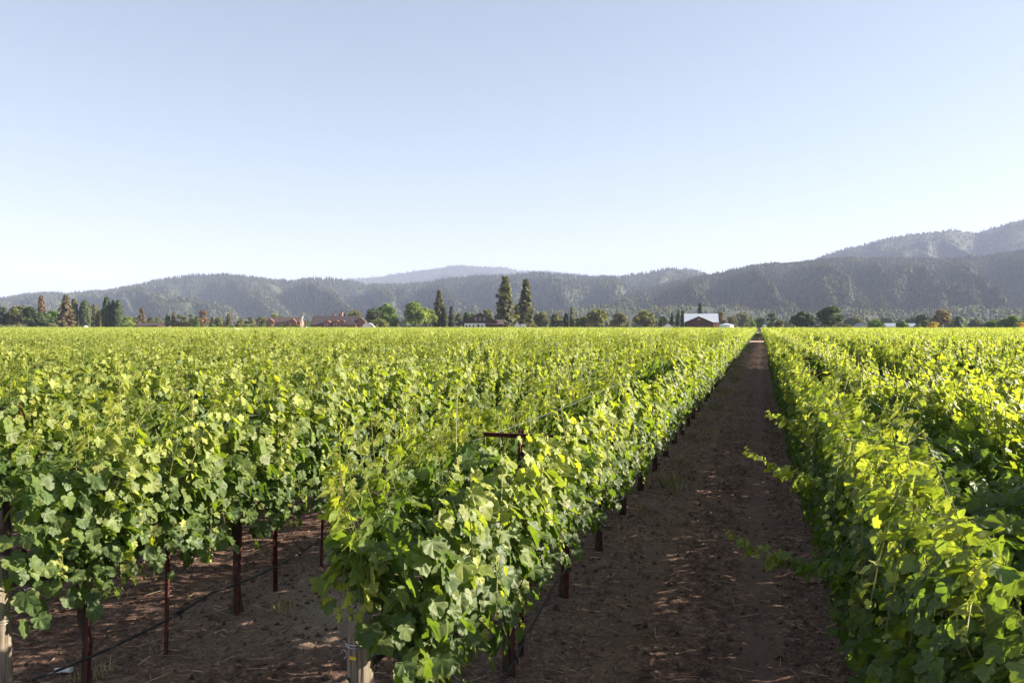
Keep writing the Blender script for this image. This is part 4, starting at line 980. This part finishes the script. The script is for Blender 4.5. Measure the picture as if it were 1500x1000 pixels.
MB().box(4.6, 11.2, -2.6, 4.6, -.2, 3.195).build('wing_wall', M_BRICK, wn)
o = gable_body(MB(), 4.6, 6, 4.6, 6.6).build('end_gable', M_BRICK, wn); o.location = (13.4, 0, 0)
o = gable_roof(MB(), 4.6, 6, 4.6, 6.6, ov=.3).build('end_roof', M_PURPLE, wn); o.location = (13.4, 0, 0)
# low brick shed at left
s_ = house('brick_shed', 222, 400, 'low red brick shed half hidden left of the slim brownish conifer', 'shed')
gable_body(MB(), 15, 6, 3.0, 4.3, 'x').build('wall', M_BRICK, s_); gable_roof(MB(), 15, 6, 3.0, 4.3, 'x', ov=.4).build('roof', M_TILE, s_)
gable_body(MB(), 4, 3, 3.0, 4.0, 'y', -2).build('gable_bay', M_PINK, s_).location.x = 5.5
for x_ in (-5, -2, 1): window(s_, x_, 1.0, 1.3, 1.3, 0)
f_ = house('flat_building', 351, 520, 'pale cream flat roofed building between trees left of the winery', 'building')
MB().box(-5, 5, 0, 8, -.2, 6.6).build('wall', M_CREAM, f_); MB().box(-5.3, 5.3, -.3, 8.3, 6.61, 6.9).build('roof', M_WHITE, f_)
for x_ in (-3.4, -1.1, 1.2, 3.4): window(f_, x_, 4.2, 1.2, 1.4, 0)
# white fabric shelter beside the winery
tn = house('tunnel_shelter', 539, 345, 'white arched fabric shelter beside the orange brick gable', 'shelter')
a = np.linspace(0, math.pi, 15); MB().poly_prism([(3.1 * math.cos(t_), .2 + 4.0 * math.sin(t_) ** .8) for t_ in a], 0, 9).build('cover', M_WHITE, tn)
a2 = np.linspace(0, math.pi, 15); MB().poly_prism([(1.6 + 1.0 * math.cos(t_), .2 + 2.6 * math.sin(t_)) for t_ in a2], -.03, -.003).build('doorway', M_GLASS, tn)
mound = house('covered_pile', 125, 350, 'low pile under a white cover at the edge of the left belt', 'covered pile')
r = np.random.default_rng(4); nu, nv = 18, 6; vv = []
for i in range(nv):
    for j in range(nu):
        a_ = j * 2 * math.pi / nu; f = i / (nv - 1); vv.append((2.6 * (1 - f) ** .6 * math.cos(a_) * r.uniform(.9, 1.1), 1.8 * (1 - f) ** .6 * math.sin(a_), 3.1 * f ** .7 * r.uniform(.94, 1.02)))
MB().add(vv, [(i * nu + j, i * nu + (j + 1) % nu, (i + 1) * nu + (j + 1) % nu, (i + 1) * nu + j) for i in range(nv - 1) for j in range(nu)]).build('cover', M_WHITE, mound, smooth=True)
for k, (px, w, dep, lab) in enumerate(((1265, 4.6, 350, 'small house with blue grey gable roof left of the round bush'), (1307, 5.2, 380, 'low blue roofed house between two round bushes'), (1337, 4.2, 400, 'grey roofed house left of the yellow bush'), (1115, 6, 420, 'long low grey roofed building above the track end'))):
    hh = house('cottage', px, dep, lab, 'house', group='small houses right of the track')
    ax = 'y' if k == 0 else 'x'; eh = 2.3 if k < 3 else 1.8; rh = eh + (1.3 if k < 3 else 1.1)
    gable_body(MB(), w, 5, eh, rh, ax).build('wall', M_CREAM, hh); gable_roof(MB(), w, 5, eh, rh, ax, ov=.3).build('roof', M_BLUEROOF, hh)
    window(hh, 0, .9, 1.0, .9, 0); MB().box(w * .3 - .4, w * .3 + .4, -.05, -.003, 0, 1.6).build('door', M_BROWN, hh)
# wind machines, pole, marker and white vehicles in the field
wm = house('wind_machine', 443.5, 300, 'white wind machine with slanted two blade propeller before the winery', 'wind machine')
m = MB(); m.tube([(0, 0, -.2), (0, 0, 6.0)], [.17, .11], 10); m.build('tower', M_WHITE, wm)
m = MB(); m.tube([(0, .3, 6.05), (0, -.5, 6.0)], [.2, .13], 10); hb = m.build('hub', M_WHITE, wm)
for s in (-1, 1):
    d_ = np.array([.52 * s, 0, .854 * s]); p0 = np.array([0, -.5, 6.02]); per = np.array([.854, .25, -.52])
    v = []
    for f, w_ in ((.1, .08), (.7, .19), (1.9, .13)):
        for a_, t_ in ((-1, -.02), (1, -.02), (1, .02), (-1, .02)): v.append(p0 + d_ * f + per * w_ * a_ + np.array([0, t_, 0]))
    MB().add(v, [(4 * i + j, 4 * i + (j + 1) % 4, 4 * i + 4 + (j + 1) % 4, 4 * i + 4 + j) for i in range(2) for j in range(4)] + [(3, 2, 1, 0), (8, 9, 10, 11)]).build('blade', M_WHITE, wm)
MB().box(.2, 1.5, -.5, .5, -.2, 2.6).build('engine_box', M_WHITE, wm)
wm = house('wind_machine', 377.5, 290, 'dark wind machine on a thin post among the hedge bushes', 'wind machine')
m = MB(); m.tube([(0, 0, -.2), (0, 0, 3.3)], [.12, .1], 8); m.build('tower', M_BROWN, wm)
a = np.linspace(0, 2 * math.pi, 19); m = MB(); m.tube(np.stack([.55 * np.cos(a), -.2 + 0 * a, 3.7 + .55 * np.sin(a)], 1), .07, 6, cap=False); m.build('ring', M_BROWN, wm)
for k in range(3):
    a_ = k * 2.094 + .4; m = MB(); m.tube([(0, -.2, 3.7), (.27 * math.cos(a_), -.23, 3.7 + .27 * math.sin(a_)), (.52 * math.cos(a_), -.2, 3.7 + .52 * math.sin(a_))], [.05, .10, .07], 5); m.build('blade', M_BROWN, wm)
up = house('utility_pole', 1153.5, 345, 'thin grey utility pole between the pale bush and dark oak', 'utility pole')
m = MB(); m.tube([(0, 0, -.3), (0, 0, 6.6)], [.15, .10], 8); m.build('pole', M_WOODPOST, up); m = MB(); m.box(-.9, .9, -.16, -.105, 6.0, 6.12); m.build('cross_arm', M_WOODPOST, up)
mk = house('marker_post', 1113.5, 300, 'dark short post at the very end of the dirt track', 'post')
m = MB(); m.tube([(0, 0, -.2), (0, 0, 1.75)], .16, 8); m.build('post', M_BROWN, mk); m = MB(); m.box(-.4, .4, -.2, -.165, 1.15, 1.8); m.build('panel', M_BROWN, mk)
def van(px, dep, label, rz):
    e = house('white_van', px, dep, label, 'van', rz)
    prof = [(-2.4, .45), (2.4, .45), (2.45, 1.1), (1.75, 1.25), (1.15, 2.05), (.9, 2.22), (-2.3, 2.25), (-2.4, 2.1)]
    o = MB().poly_prism(prof, -.92, .92).build('body', M_WHITE, e)
    v = [(1.79, -.75, 1.26), (1.79, .75, 1.26), (1.20, .7, 2.02), (1.20, -.7, 2.02)]; MB().add([(x + .012, y, z + .012) for x, y, z in v], [(0, 1, 2, 3)]).build('windscreen', M_GLASS, e)
    for s in (-1, 1):
        MB().box(.1, 1.0, s * .922 if s > 0 else -.935, .935 if s > 0 else -.922, 1.3, 1.95).build('side_window', M_GLASS, e)
        for x_ in (-1.5, 1.5):
            w_ = MB(); w_.tube([(x_, s * .70, .34), (x_, s * .95, .34)], .34, 18); wo = w_.build('wheel', M_HOSE, e)
            w2 = MB(); w2.tube([(x_, s * .951, .34), (x_, s * .957, .34)], .19, 14); w2.build('rim', M_METAL, wo)
van(345.5, 175.6, 'white van half hidden behind vines before the hedge row', R(95))
def bin_(px, dep, z, label):
    e = house('harvest_bin', px, dep, label, 'bin', group='white bins in the vineyard')
    m = MB(); w = .6; hh = z
    m.box(-w, w, -w, w, .12, .18)
    for s in (-1, 1): m.box(-w, w, s * w - .03, s * w + .03, .185, hh); m.box(s * w - .03, s * w + .03, -w + .032, w - .032, .185, hh)
    m.build('bin_walls', M_WHITE, e)
    m = MB(); m.box(-.65, .65, -.65, .65, hh + .003, hh + .10); m.build('lid', M_WHITE, e)
    for x_ in (-.45, .45): m = MB(); m.box(x_ - .08, x_ + .08, -.6, .6, 0, .117); m.build('foot', M_BROWN, e)
bin_(359.5, 174.5, 2.05, 'tall white bin right of the white van in the vines'); bin_(413.5, 168, 2.05, 'tall white bin alone among vines below the brick hall')

# ------------------------------------------------------------------ air
m, t, b = new_mat('valley_haze'); t.nodes.remove(b)
pv = t.nodes.new('ShaderNodeVolumePrincipled'); pv.inputs['Density'].default_value = 0.95e-4; pv.inputs['Color'].default_value = (.60, .69, 1.0, 1); pv.inputs['Anisotropy'].default_value = 0.0
t.links.new(pv.outputs[0], t.nodes['Material Output'].inputs['Volume'])
o = MB().box(-11500, 11500, -11500, 11500, -3, 1000).build('haze', m); tag(o, kind='stuff')
